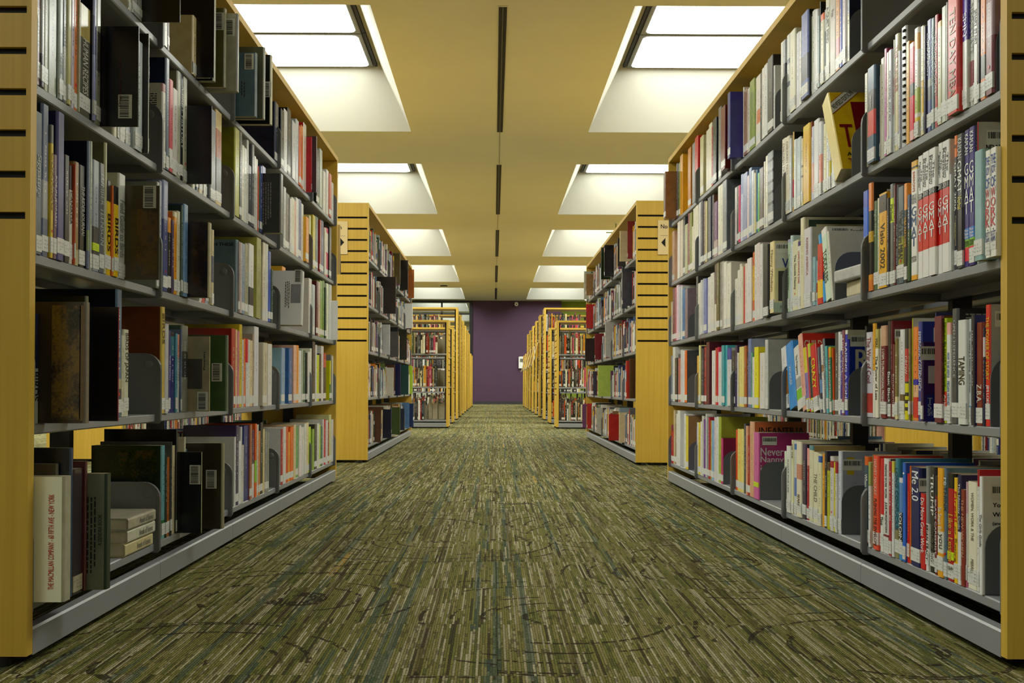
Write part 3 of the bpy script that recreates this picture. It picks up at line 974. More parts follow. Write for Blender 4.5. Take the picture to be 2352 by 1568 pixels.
N_IND = 0
ROWEND = []
BOOST = 1.12
def place_row(case, side, lvl, text, individual, bay_no=None, end=None, pmm=0.0, ordinal=True):
    """one bay of one shelf. text lines: x y hex [options] [# words]; x and y are photo pixels of the spine's left edge and top"""
    global N_IND
    rows = []
    for ln in text.strip().splitlines():
        for piece in ln.split(';'):
            piece = piece.strip()
            if not piece:
                continue
            desc = None
            if '#' in piece:
                piece, desc = [q.strip() for q in piece.split('#', 1)]
            tk = piece.split()
            r = dict(x=float(tk[0]), y=float(tk[1]), hex=tk[2], o={}, desc=desc)
            for q in tk[3:]:
                k, _, v = q.partition('=')
                r['o'][k] = v
            rows.append(r)
    zl = case.levels[lvl]
    plane0 = abs(RX if side == 'R' else LX)
    def u_of(x, plane):
        # undo the slight lean of the photo at this shelf's height
        yy = VY - (zl + 0.12 - EYE) * abs(x - VX) / plane0
        x = x - ROLL * (VY - yy)
        x = VX + (x - VX) * (1 + PITCH * (VY - yy) / F)
        Y = F * plane / abs(x - VX)
        return (case.loc[1] - Y) if side == 'R' else (Y - case.loc[1]), Y
    rb = random.Random(lvl * 101 + int(rows[0]['x']))
    prev = -1.0
    placed = []
    for k, r in enumerate(rows):
        o = r['o']
        p = float(o['p']) / 1000.0 if 'p' in o else pmm / 1000.0 + rb.uniform(-0.006, 0.003)
        dy = 0.016 - p
        if 'Y' in o:
            Yn = float(o['Y'])
            plane = Yn * abs(r['x'] - VX) / F
            dy = plane - plane0
            p = 0.016 - dy
        else:
            plane = plane0 + dy
        x1 = float(o['x1']) if 'x1' in o else (rows[k + 1]['x'] if k + 1 < len(rows) else end)
        u0, Ya = u_of(r['x'], plane); u1, Yb = u_of(x1, plane)
        if 'Y' in o:
            u0 = Yn - case.loc[1] if side == 'L' else case.loc[1] - Yn
            u1 = u0 + float(o['t']) / 1000.0
            Ya = Yn; Yb = Yn + float(o['t']) / 1000.0
        Yc = (Ya + Yb) / 2
        h = EYE + (VY - r['y'] + ROLL * (r['x'] - VX)) * Yc / F - zl if 'h' not in o else float(o['h'])
        tilt = math.radians(float(o.get('tilt', 0)))
        if tilt:
            h = h / max(0.5, math.cos(tilt))
        lim = (case.levels[lvl + 1] if lvl + 1 < len(case.levels) else case.top - 0.02) - zl - 0.032
        h = max(0.10, min(h, lim if not (p > 0.03 and lvl == 4) else 0.40))
        t = u1 - u0
        if 'over' not in o:
            if u0 < prev + 0.0003:
                u0 = prev + 0.0003
            t = max(0.0045, min(u1 - u0, 0.085)) if u1 > u0 else 0.005
            u1 = u0 + t
            prev = u1 if not tilt else u0 + t * 0.98
        d = float(o['d']) / 1000 if 'd' in o else min(0.235, max(0.12, h * rb.uniform(0.66, 0.76)))
        hexc = r['hex']
        base = hl(hexc, BOOST)
        bands = [(base, 0.0, 1.0)]
        for b in [q for q in o.get('b', '').split(',') if q]:
            cc, rg = b.split('@'); f0, f1 = rg.split('-')
            bands.append((hl(cc, BOOST), float(f0), float(f1)))
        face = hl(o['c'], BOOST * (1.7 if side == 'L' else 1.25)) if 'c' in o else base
        hard = 'H' in o or (t > 0.026 and 'S' not in o)
        lum = sum(base) / 3
        ink = None if 'n' in o else hl(o['i']) if 'i' in o else (INK_D if lum > 0.22 else INK_L)
        f0 = rb.uniform(0.10, 0.25); f1 = rb.uniform(0.55, 0.74)
        if 'T' in o or 'S' in o:
            f0, f1 = 0.66, 0.76
            if 'T' in o: ink = None
        lab = None if 'nl' in o else hl('e2e2dc') if rb.random() < 0.86 else None
        seed = rb.randrange(0, 50)
        uc = (u0 + u1) / 2
        ROWEND.append((side, lvl, u1 if not tilt else u1 + 0.02, dy))
        if not individual:
            M = case.M @ Matrix.Translation((uc, dy, zl + 0.0006)) @ Matrix.Rotation(-tilt, 4, 'Y')
            stuff_add(M, simple_geo(t, h, d, bands, face, ink, (f0, f1), seed, lab, hard))
            continue
        # ---- an individual book
        N_IND += 1
        V, Fs, C, I, U = cover_geo(t, h, d, bands, face, hard, ink, (f0, f1), seed)
        bk = link('book', coloured_mesh('book', V, Fs, C, I, U))
        off = 0.0
        wl = case.M @ Vector((uc if not tilt else u0, dy, zl + 0.0006))
        bk.location = wl
        if tilt:
            # a leaning book rests on its lower left edge
            wl = case.M @ (Vector((u0, dy, zl + 0.0006)) + Matrix.Rotation(-tilt, 3, 'Y') @ Vector((t / 2, 0, 0)))
            bk.location = wl
        bk.rotation_euler = (0, -tilt, case.rz)
        link('pages', pages_mesh(t, h, d, hard), bk)
        s = 1 if side == 'R' else -1
        fx = s * t / 2
        # near cover: camera-right direction along local +y (right side) or -y (left side)
        fyd = (0, 1, 0) if side == 'R' else (0, -1, 0)
        if lab:
            lc = hl(o['lc']) if 'lc' in o else hl('dfe0da')
            v, f_, c_, i_, u_ = label_geo(t, min(0.036, h * .18), seed, lc, rb.choice((0.006, 0.012, 0.016)))
            link('spine_label', coloured_mesh('spine_label', v, f_, c_, i_, u_), bk)
        if 'gl' in o:        # bright genre sticker over the label
            v, f_, c_, i_, u_ = label_geo(t, 0.020, seed, hl('d8ee1c'), 0.052)
            g = link('genre_sticker', coloured_mesh('genre_sticker', v, f_, c_, i_, u_), bk); g['label'] = 'bright yellow genre sticker'
        if 'ml' in o:
            w = min(t * 0.62, 0.012)
            z = 0.062
            lf = coloured_mesh('maple_leaf_sticker', [(a * w, -0.0009, z + b * w) for a, b in LEAF], [tuple(range(len(LEAF)))], [hl('d8202c')])
            link('maple_leaf_sticker', lf, bk)
        if 'spiral' in o:
            m = MB(); n = 17
            for q in range(n):
                z = h * (q + 0.7) / (n + 0.4)
                m.box(t * 0.05, t * 0.42, -0.004, 0.006, z - 0.0028, z + 0.0028)
            sp = link('comb_binding', m.mesh('comb_binding', M_BLACK), bk); sp['kind'] = 'stuff'
        if 'T' in o:
            for one in o['T'].split('+'):
                pr = one.split('@')
                tx = pr[0].replace('_', ' ').split('/')
                a, b = [float(q) for q in (pr[1] if len(pr) > 1 else '.1-.8').split('-')]
                cc = hl(pr[2]) if len(pr) > 2 else (INK_D if lum > 0.2 else hl('f0efe8'))
                wd = float(pr[3]) if len(pr) > 3 else 0.74
                ln_ = (b - a) * h
                text_part(bk, tx, (-t * wd / 2, -0.0007, h * (1 - a)), (0, 0, -1), (1, 0, 0), ln_, t * wd, cc)
        if 'S' in o and '@' in o['S']:
            for one in o['S'].split('+'):
                pr = one.split('@')
                tx = pr[0].replace('_', ' ').split('/')
                a, b = [float(q) for q in pr[1].split('-')]
                cc = hl(pr[2])
                text_part(bk, tx, (-t * 0.40, -0.0007, h * (1 - b)), (1, 0, 0), (0, 0, 1), t * 0.80, (b - a) * h, cc)
        if 'F' in o:
            for one in o['F'].split('+'):
                pr = one.split('@')
                tx = pr[0].replace('_', ' ').split('/')
                cc = hl(pr[1]); a0, a1 = [float(q) for q in pr[2].split('-')]; b0, b1 = [float(q) for q in pr[3].split('-')]
                org = (fx + s * 0.0009, d * (a0 if side == 'R' else a1), h * (1 - b1))
                text_part(bk, tx, org, fyd, (0, 0, 1), d * (a1 - a0), h * (b1 - b0), cc, 'cover_title', stretch=False)
        if 'FV' in o:      # upright lettering turned sideways on the near cover, reading upwards
            for one in o['FV'].split('+'):
                pr = one.split('@')
                tx = pr[0].replace('_', ' ').split('/')
                cc = hl(pr[1]); a0, a1 = [float(q) for q in pr[2].split('-')]; b0, b1 = [float(q) for q in pr[3].split('-')]
                # a0..a1 across the cover from the aisle side, b0..b1 down from the top
                org = (fx + s * 0.0009, d * a0, h * (1 - b1))
                text_part(bk, tx, org, (0, 0, 1), (0, 1, 0), h * (b1 - b0), d * (a1 - a0), cc, 'cover_title')
        for key in ('R', 'R2', 'R3'):
            if key in o:       # coloured rectangle printed on the near cover
                cc, a, b = o[key].split('@')
                a0, a1 = [float(q) for q in a.split('-')]; b0, b1 = [float(q) for q in b.split('-')]
                face_rect(bk, 'cover_panel', fx, s, d * a0, d * a1, h * (1 - b1), h * (1 - b0), hl(cc, BOOST), 0.0004 + 0.0001 * len(key))
        if 'PJ' in o:      # mottled photograph printed on the near cover
            cs, a, b = o['PJ'].split('@')
            a0, a1 = [float(q) for q in a.split('-')]; b0, b1 = [float(q) for q in b.split('-')]
            pr = face_rect(bk, 'cover_photo', fx, s, d * a0, d * a1, h * (1 - b1), h * (1 - b0), base, 0.0006)
            pr.data.materials[0] = photo_mat(cs)
        if 'DG' in o:      # pale corner flash with lettering across the near cover
            V_, F_, C_ = [], [], []
            w0, w1 = d * 0.0, d * 0.62
            for (aa, bb), cc, lf in (((0, .052), '8a1418', .0007), ((.003, .049), 'c8c4b4', .0009)):
                i_ = len(V_)
                y0_, z0_ = 0.004, h * 0.70
                V_ += [(fx + s * lf, y0_, z0_ + aa), (fx + s * lf, y0_, z0_ + bb), (fx + s * lf, y0_ + (h - z0_ - bb) * 1.05, h), (fx + s * lf, y0_ + (h - z0_ - aa) * 1.05, h)]
                F_.append((i_, i_ + 1, i_ + 2, i_ + 3)); C_.append(hl(cc, BOOST))
            link('corner_flash', coloured_mesh('corner_flash', V_, F_, C_), bk)
            dv = Vector((0, 1.05, 1)).normalized(); uv_ = Vector((0, -1, 1.05)).normalized()
            text_part(bk, [o['DG'].replace('_', ' ')], (fx + s * .0011, 0.016, h * 0.70 + .022), tuple(dv), tuple(uv_), 0.098, 0.019, hl('2a2a2c'), 'cover_title')
        if 'L' in o:
            a, b, nn = o['L'].split('@')
            a0, a1 = [float(q) for q in a.split('-')]; b0, b1 = [float(q) for q in b.split('-')]
            blurb_part(bk, fx, s, d * a0, d * a1, h * (1 - b1), h * (1 - b0), int(nn), INK_D if sum(face) / 3 > .15 else (0.25, 0.24, 0.22))
        if 'LV' in o:
            a, b, nn = o['LV'].split('@')
            a0, a1 = [float(q) for q in a.split('-')]; b0, b1 = [float(q) for q in b.split('-')]
            blurb_part(bk, fx, s, d * a0, d * a1, h * (1 - b1), h * (1 - b0), int(nn), INK_D if sum(face) / 3 > .15 else (0.25, 0.24, 0.22), True)
        if 'B' in o or 'Bv' in o:
            a, b = (o.get('B') or o.get('Bv')).split('@')
            barcode_part(bk, fx, s, d, h, float(a), float(b), 'Bv' in o)
        size = 'thick ' if t > 0.042 else 'thin ' if t < 0.011 else ''
        hgt = 'tall ' if h > 0.29 else 'small ' if h < 0.19 else ''
        kind = 'hardcover' if hard else 'paperback'
        dn = r['desc'] or f'{size}{hgt}{colour_name(hexc)} {kind}'
        if tilt and not r['desc']:
            dn = f'leaning {dn}'
        who = 'right' if side == 'R' else 'left'
        placed.append((uc, bk, dn))
        bk['category'] = 'book'
        bk['group'] = f"books on the {SHELFWORD[lvl]} shelf of the {who} bookcase"
    who = 'right' if side == 'R' else 'left'
    for cnt, (_u, bk, dn) in enumerate(sorted(placed, key=lambda q: q[0]), 1):
        tail = f"{ordw(cnt)} on {SHELFWORD[lvl]} shelf" if ordinal else f"{SHELFWORD[lvl]} shelf"
        tail += f", {BAYWORD.get(bay_no, 'fourth')} bay, {who} bookcase"
        room = 16 - len(tail.replace(',', '').split())
        w = dn.split()
        if len(w) > room:
            w = w[:room]
            while w[-1].strip(',') in ('with', 'and', 'its', 'on', 'of', 'the', 'a', 'in', 'to', 'by', 'at', 'pale', 'dark', 'bold', 'white', 'cream', 'black', 'orange', 'gold', 'stacked', 'big', 'crowded', 'small', 'grey', 'large', 'huge', 'brown', 'red', 'yellow', 'lower', 'serif', 'short', 'page', 'behind', 'taller', 'upright', 'purple', 'script', 'lower-case', 'spaced'):
                w.pop()
        bk['label'] = ' '.join(w).rstrip(',') + ', ' + tail

# ---------------------------------------------------------------- nearest bay, right bookcase
place_row(R1, 'R', 3, '''
1986 167 dcd8c4 ; 1992 152 2d5573 b=1d1d22@.25-.46,cf2f2a@.46-.72 H c=173a52 p=12 lc=d8d8dc T=ZEN_BUSINESS@.3-.44@e8e8e0 # blue hardcover with black and red bands on its spine
2008 180 6a5a90 ; 2012 152 d8d0b0 T=WHITE_COLLAR@.3-.75@9a968a ; 2020 133 c8c4b4 ; 2031 110 a83a72 b=b86aa8@.4-1 c=8a2048 ; 2036 119 dcd4c8 i=b04040 ; 2041 113 c8ccd8 T=GETTING_AWAY@.2-.7@70757a
2047 92 dfe2dc T=NOT_THE_CHEESE@.3-.7@c84050 # white paperback with red lettering halfway down the spine
2054 77 d6cfa8 T=THE_TRAVELER@.1-.5@c04a38 ; 2063 115 b0acc0 ; 2067 61 bcbebe spiral n c=8a8c8c B=.35@.12 nl # grey comb-bound manual with black plastic comb
2081 94 dda22c nl ; 2088 97 e8b8b8 b=d85a6c@.05-.42,5a5c58@.42-.55,dc2848@.55-.9 nl # pink paperback with hot pink and grey bands
2099 63 dedad0 b=dca030@.05-.2,a8b848@.55-.78,d8c020@.82-.92 ; 2109 62 d2d6dc ; 2115 58 e4dcb0 b=d8b020@.5-.8 ; 2121 58 2a2648
2125 45 43508c b=8c9088@.53-.60,5c6064@.60-.72 c=3a4680 T=THE/BEDSIDE/COMPANION@.08-.52@c8ccd4 # thick blue paperback with grey photo band on spine
2139 40 5a8088 T=THE_COMPLETE_GUIDE@.08-.6@a8c4c8 ; 2145 33 b8363e c=7a1420 T=THE_COMFORT_OF_DEBT@.16-.72@e8c8c4 # red paperback with pale script title
2153 47 c8c8a8 b=c8a040@.0-.06 ; 2162 13 c8ccbe n # thick pale grey-green hardcover with plain spine
2173 3 bcb8b4 ; 2176 -15 dc4038 b=e0605a@.0-.3,c82c26@.45-.8 T=TEN_DAY_MBA@.12-.86@8a6a3a@.6 p=12 # wide red paperback with huge brown title letters
2199 -10 dc9c9c b=d84840@.0-.2,e4b0b0@.3-.7 ; 2208 -20 dfe0da b=4a30a0@.0-.42 T=SPIN@.18-.38@d8d0f0 # white paperback, upper spine purple
2221 -30 c6c8be b=8a3240@.62-.86 T=NEGOTIATE@.14-.56@8a8c84 H # pale grey hardcover with maroon block low on spine
2236 -35 dcd8d4 T=SMART_START@.2-.5@20242a ; 2245 -40 26242a ; 2249 -40 d87828 b=d8a080@.35-.6,6a6c6a@.62-.82 c=c86820 # orange paperback fading to grey
2263 -50 7a3440 b=a08088@.2-.5 ml # maroon paperback with pale crowded lettering and leaf sticker
''', True, 0, 2280)
place_row(R1, 'R', 2, '''
1982 438 2a68d4 b=3a58c0@.0-.16 T=Business@.45-.6@c8d8ec ml H # bright blue paperback with pale title
1994 420 d87a30 b=1c1c1e@.26-.45,c8a028@.45-.55,24221e@.55-.85,d8922c@.85-.9 c=262624 B=.35@.12 nl # black paperback with orange strip at spine top
2003 462 4f6a48 c=3c5a34 T=English_Writing@.1-.4@a8b89a ; 2015 455 d0ccb0
2019 443 e2a81e b=2c2622@.02-.2 c=d89a18 S=I/I@.24-.3@e2a81e+Z@.1-.12@e2a81e T=Visio_2002@.32-.8@1a1612@.62 # yellow software manual with bold black vertical title
2036 455 33283c ; 2041 423 6c6e68 b=c8e020@.14-.38 c=583034 H T=Michael@.2-.36@3a4418 # grey hardcover with lime strip near spine top
2052 425 6a3034 ; 2056 425 70727a T=After_the_Career@.35-.85@d8d8d8 ; 2062 428 4c5c64 b=8a8a30@.52-.85 T=What's_In_an_MBA?@.25-.75@1c2a30 ml # slate and olive paperback with dark vertical title
2076 421 18181a b=e89028@.0-.27,d88428@.87-.9 T=MBA_PART-TIME@.35-.65@d8a030 # black paperback with orange strip up top, small gold title
2083 447 1f4a24 b=23406a@.0-.4 nl
2090 370 e6e4dc b=e0a828@.0-.045,1a2028@.045-.06,d8a828@.06-.075,e0a020@.96-1 S=G/M/A/T@.38-.72@14508a+WITH/CD-ROM@.8-.85@1c1c1c+HOW_TO/PREPARE/FOR_THE@.28-.36@3a3a3a T=BARRON'S@.09-.26@d86018@.4 nl c=dcd8cc # tall white exam guide with stacked blue letters, striped head
2106 358 e4e2de b=161616@.31-.36,cf241c@.36-.78 S=G/M/A/T@.42-.70@f2f0ea+2009@.315-.355@f0f0f0 T=The/Princeton/Review@.05-.28@3c3c3c@.8 nl # white and red exam guide, leftmost of five alike
2119 348 e4e2de b=161616@.31-.36,cf241c@.36-.78 S=G/M/A/T@.42-.70@f2f0ea+2010@.315-.355@f0f0f0 T=The/Princeton/Review@.05-.28@3c3c3c@.8 nl # white and red exam guide, second of five alike
2133 340 e4e2de b=161616@.31-.36,cf241c@.36-.78 S=G/M/A/T@.42-.70@f2f0ea+2010@.315-.355@f0f0f0 T=The/Princeton/Review@.05-.28@3c3c3c@.8 nl # white and red exam guide, third of five alike
2148 330 e4e2de b=161616@.31-.36,c8201a@.36-.78 S=G/M/A/T@.42-.70@f2f0ea+2011@.315-.355@f0f0f0 T=The/Princeton/Review@.05-.28@3c3c3c@.8 nl # white and red exam guide, fourth of five alike
2164 322 e4e2de b=161616@.31-.36,c8201a@.36-.78 S=G/M/A/T@.42-.70@f2f0ea+2011@.315-.355@f0f0f0 T=The/Princeton/Review@.05-.28@3c3c3c@.8 nl # white and red exam guide, last of five alike
2180 400 dcdcdc nl ; 2184 313 3e4048 b=e87a30@.0-.16,2c2c3c@.5-.9 S=GUIDE@.06-.1@20201c T=GMAT_2006@.20-.56@eceae4+Comprehensive/Program@.58-.84@d8cc90 # dark exam guide with orange sticker and white vertical letters
2198 307 46464c b=2c2a34@.55-.88 T=KAPLAN@.03-.18@d8d8d4+GMAT@.2-.44@f0efe8+Verbal@.46-.56@d8c848 # dark grey exam guide with white vertical letters
2211 299 2c1c74 b=2a78c8@.72-.80,7ab828@.80-.86,d8203c@.86-.96 S=G/M/A/T@.24-.62@f2f0ec+More/Practice/Online@.725-.795@e8eef4+2009@.81-.855@1c301c T=KAPLAN@.03-.18@f0f0f0 # purple exam guide with stacked white letters, left of two
2226 290 2c1c74 b=2a78c8@.72-.80,7ab828@.80-.86,d8203c@.86-.96 S=G/M/A/T@.24-.62@f2f0ec+More/Practice/Online@.725-.795@e8eef4+2009@.81-.855@1c301c T=KAPLAN@.03-.18@f0f0f0 # purple exam guide with stacked white letters, right of two
2238 288 2c2a34 nl ; 2241 283 b8b6b0 b=b8242c@.0-.3 c=b0aea8 B=.22@.11 F=ND_Northern@1c1c1c@.08-.4@.16-.20 nl # tall pale grey book showing barcode on its cover
2237 345 8cb0b0 c=7a9a9a n p=26 x1=2256 # thick plain pale teal hardcover standing proud of its neighbours
2263 345 e6e4da p=27 x1=2274 S=THE/JOY/OF@.05-.36@3454a8+W/O/R/K@.36-.72@d8404c+SCOTT/ADAMS@.76-.86@34508c # white paperback with stacked blue and red title, left of two
2275 338 e6e4da p=27 x1=2288 S=THE/JOY/OF@.05-.36@3454a8+W/O/R/K@.36-.72@d8404c+SCOTT/ADAMS@.76-.86@34508c c=d8d6cc # white paperback with stacked blue and red title, right of two
''', True, 0, 2289)
place_row(R1, 'R', 1, '''
1986 749 2c2c2c ; 1989 763 c8c4cc b=b84038@.72-.95 c=a02a34 T=The_War_of_Cool@.06-.6@8a4450 # lavender-white paperback with a red foot
2003 743 dfa42c b=e0dcd0@.5-1 H c=2a2a30 ; 2010 756 e4e0cc b=b8ac60@.0-.22 T=YOU@.1-.2@3a3420+The_Power_of_Less@.3-.8@3c3c30 # cream paperback with tan head and dark title
2017 754 e2e0da ; 2022 748 6e1c26 b=c8a080@.0-.22 T=5_STEPS_TO_PROFESSIONAL_PRESENCE@.25-.86@eadcd4@.62 # maroon paperback with small portrait at spine top, white title
2035 738 2c2628 b=171516@.5-.9 T=Basic_Black@.52-.84@e8e4e0 i=d04858 # black hardcover with bold white lower title
2046 737 6e1420 c=6a0c1c B=.18@.15 nl H ; 2049 791 6c2a30 T=Emergent@.4-.8@e0d4c8 ; 2055 778 7c7040 b=d8d0a0@.72-1 ; 2061 775 d8d4c8
2064 757 d8d8d4 b=6a5838@.72-.86 i=505050 # white paperback with brown foot and small palm drawing
2077 755 3a3a36 b=c03834@.22-.58,d8d018@.6-.7,2a2820@.7-.74,d8d018@.74-.78,2a2820@.78-.82,d8d018@.82-.86,2a2820@.86-.9,d8d018@.9-1 T=GROW@.3-.5@e8c0b8 nl # black, red and yellow hazard-striped paperback
2086 755 78704a ; 2090 731 c8cc1c c=c0c0bc i=8a8c10 # tall yellow-green paperback with pale grey cover
2096 751 e8843c b=e0b088@.62-.75,d02c28@.75-.97,2c28a0@.56-.62 nl # orange paperback with red foot
2109 739 2c3a90 c=243488 T=EMERGENCY_GUIDANCE@.1-.7@d8dcec ; 2117 756 dcdcd8 p=-34 nl x1=2122 ; 2122 750 d84a20 p=-34 T=SETH@.1-.35@f0e8e0 x1=2132 c=d04018 # orange-red book behind the purple one
2133 720 3c4070 b=d8dce4@.3-.8 p=-34 nl x1=2144 # navy and white book rising behind the purple one
2114 786 3a1c58 c=331a54 B=.17@.14 R=c0bcc0@.10-.25@.30-.52 R2=24267c@.05-1@.66-1 F=T/S/SH@a8b0c8@.09-.17@.70-.93 x1=2119 p=8 over= # thin purple book with white blot and barcode on its cover
2145 726 6a2438 c=5a3a14 n lc=e4e4e0 PJ=1c0c06,4a2a10,8a6a20@.0-.9@.03-.8 # maroon book with candle photo, gold patterned cover
2164 731 b0c424 b=d8402c@.70-.92 c=aac01c T=How_to_Be_HAPPY_at_Work@.04-.66@4a6420+Arlen@.73-.88@f0d8d0 # lime green paperback with red foot
2174 741 e2e0dc b=e8b0a8@.0-.12 T=HOW_TO_BE_USEFUL@.3-.55@4878b0+MEGAN_HUSTAD@.58-.82@4878b0 # white paperback with blue vertical title
2183 709 55565a b=44464a@.5-.9 c=1e1e20 B=.18@.17 L=.1-.85@.04-.10@2 H T=OPEN_REFERENCE@.1-.6@b8bab8@.4 # tall dark grey hardcover with pale letters along spine
2199 735 d8dad4 T=TAMING@.35-.62@2a2a22 H # thick white hardcover with bold dark title
2219 733 ccd4d8 b=6aa4d0@.82-.9 T=Our_Iceberg_Is_Melting@.12-.5@3c4048+John_Kotter@.52-.7@5a6068 # pale blue-white paperback with dark title
2230 724 34343c c=2a2a60 ; 2236 741 7c2c20 c=7c1018 T=Z.B.A.@.6-.78@e8dcd0 R=4a6a84@.0-1@.66-1 F=H/O/W@1c3050@.06-.12@.7-.9 H # dark red hardcover with blue lower cover
2257 752 2c2c4a b=d8d8dc@.1-.3 ; 2261 700 d42c24 x1=2274 c=9a9c9e T=THE_POWER_OF_STORY@.1-.62@e8b830+JIM_LOEHR@.66-.86@e4e0e0 B=.2@.12 R=b02028@.0-.06@.62-.82 # tall red hardcover with gold vertical title, silver-grey cover
''', True, 0, 2280)
place_row(R1, 'R', 0, '''
1985 1048 38505c b=d86018@.0-.1,e06a20@.93-.97 T=When_Your_Start_the@.2-.7@d0d4d4 # dark slate paperback with orange head
1994 1061 dcdcd8 b=98a860@.0-.28 ; 1999 1043 8a7a50 c=b8a878 H ; 2005 1046 e04a34 b=e8503a@.0-1 c=d83428 T=HARVEY_MACKAY@.04-.42@e8b8a8+PUSHING_THE_ENVELOPE@.46-.96@4a1812 lc=e0d0cc # bright orange-red hardcover with long vertical title
2017 1076 8a8c8c ; 2021 1053 d0282c b=e0e0d8@.6-1 T=Think@.62-.72@2a3a2a # red paperback with white lower spine
2029 1053 dad8d4 b=7a2434@.80-.92 T=MAKING_WORK_WORK@.06-.42@5c5c5c+JULIE_MORGENSTERN@.46-.78@4a4a4a c=5a2c38 H # white hardcover with grey capitals and maroon block
2041 1060 a82438 ; 2047 1059 dcdcdc b=d8cc50@.0-.12 ; 2053 1052 3c8090 b=8a8458@.7-1 c=3c788a T=LONG_CONFUCIUS@.1-.72@1c4a6a # teal hardcover with dark brush drawing on cover
2064 1097 3c3e42 b=d4d4d8@.0-.06,5a88c0@.06-.42,3888c8@.86-1 T=SOLOING@.42-.84@eceae4 # blue and charcoal paperback with spaced white letters
2073 1062 2068d0 c=1a50b8 T=.@.1-.12@fff # bright blue book rising behind the red one
2079 1087 d02420 i=d8a030 lc=e0ccc4 ml H # glossy red hardcover with small gold letters
2089 1070 d86a28 nl ; 2092 1073 1c2058 c=141a4c T=Me_2.0@.04-.34@e8e8ec B=.16@.17 F=BU/TO@8a8478@.06-.2@.27-.42 R=c86a1c@.12-.2@.62-.86 H # navy hardcover with barcode and gold ring on cover
2113 1133 cc2424 T=Do_More_Great_Work.@.06-.8@f0e0dc # short bright red paperback with white title
2125 1070 8a8c8c b=e0e0dc@.55-1 T=BRIAN_TRACY@.56-.9@3a2a2a H ; 2133 1072 3a3836 b=2a2826@.6-1 T=TRUMP@.07-.46@ecebe6@.62+THINK_BIG@.6-.9@5c5852@.6 c=2c2a28 H # dark charcoal hardcover with huge white vertical capitals
2147 1093 7c2028 b=30302e@.0-.2 T=BRAVE_CAREERIST@.24-.8@e8d8d4 ; 2152 1075 e8a828 b=e4e0d4@.58-.78,e8a828@.78-.94 c=8a8a84 T=So_Smart_But@.36-.6@f4ecd0+you@.6-.74@6a6a60 # orange-yellow and white paperback
2166 1074 5a7080 c=54707c T=re@.09-.16@dce2e4+THINK@.17-.4@2c4250 ml H # slate blue hardcover with lower-case white letters
2175 1087 b41c20 b=1c1c18@.0-.14 T=Like_a_Lesson@.38-.82@e0a838 S=GRAPH@.865-.905@24300c gl c=141412 H # red hardcover with black head and lime sticker
2191 1097 e8be20 T=Fired!@.13-.42@d82c20+or_Retire@.46-.8@a08018 # yellow paperback with red title
2199 1090 24224c b=dcdcdc@.52-1 c=1c1a44 T=The_Identity_Code@.08-.5@dcdce4 # navy and white paperback
2207 1124 8a3028 T=THE_NEW_WOMEN@.1-.7@d09078 ; 2215 1106 dcb8c8 b=e4e0e0@.3-.8,d07098@.88-1 T=CLAIMING_YOUR_PLACE@.34-.86@7a6a70@.5
2221 1106 e4e0c8 T=WOMEN,_WORK_&_THE@.1-.55@8c8874@.32+MERRILL@.72-.86@8c8874@.3 c=dcd6b8 H # thick cream hardcover with faint grey capitals
2244 1078 e0e0dc b=a81c28@.0-.14 c=a81c28 ; 2249 1094 e4e4e0 c=c8c8c4 x1=2256 B=.26@.13 T=The_Girls_Guide@.32-.6@7a7a78 F=You_W//Work//(and_Lo//While_Yo@2c2c2c@.12-.5@.22-.50 FV=(@b81c2c@.10-.2@.58-.72 # wide white paperback with barcode and short cover lines, at the bookend
''', True, 0, 2277)
# ---------------------------------------------------------------- second bay, right bookcase
place_row(R1, 'R', 4, '''
1793 95 e2e2d8 ; 1799 90 b8bcc4 b=303040@.3-.7 ; 1803 85 d8d0c8 ; 1807 78 dadcd4 b=888c94@.3-.36,888c94@.58-.64 ; 1814 68 e0dcc4 H ; 1826 75 d8d4dc i=403050 ; 1836 70 e4e4e0
1840 26 5a6aa8 c=0f0f14 b=6878b0@.0-.3,30344c@.5-.8 H p=10 # black and blue hardcover standing proud
1857 40 d8d8b8 T=THE_KNOWLEDGE@.1-.5@505048 ; 1865 22 dcdcd0 i=404848 ; 1872 20 ececec n ; 1877 35 a8b8bc ; 1881 3 9aa8b0 c=141416 b=2a4a5a@.2-.35 # grey book with black cover, taller than its neighbours
1884 30 d8d4b8 b=e06828@.0-.1 ; 1892 22 c8ccc8 b=385870@.3-.9 ; 1896 -5 d8d8c4 T=A_QUIET_MIND@.1-.55@585850 ; 1905 -12 c4beb0 n T=Fast@.18-.27@6a6660 H # broad pale taupe hardcover
1919 -25 e0a878 b=d88890@.6-.82 ; 1928 -30 2c46b0 ; 1934 -35 d4ccd0 i=a84848 ; 1942 -40 e0e0c8 c=8a8420 b=c8d0dc@.0-.4 R=0e1c3c@.0-1@.0-.55 # cream paperback with navy and olive cover by the bookend
''', True, 1, 1951)
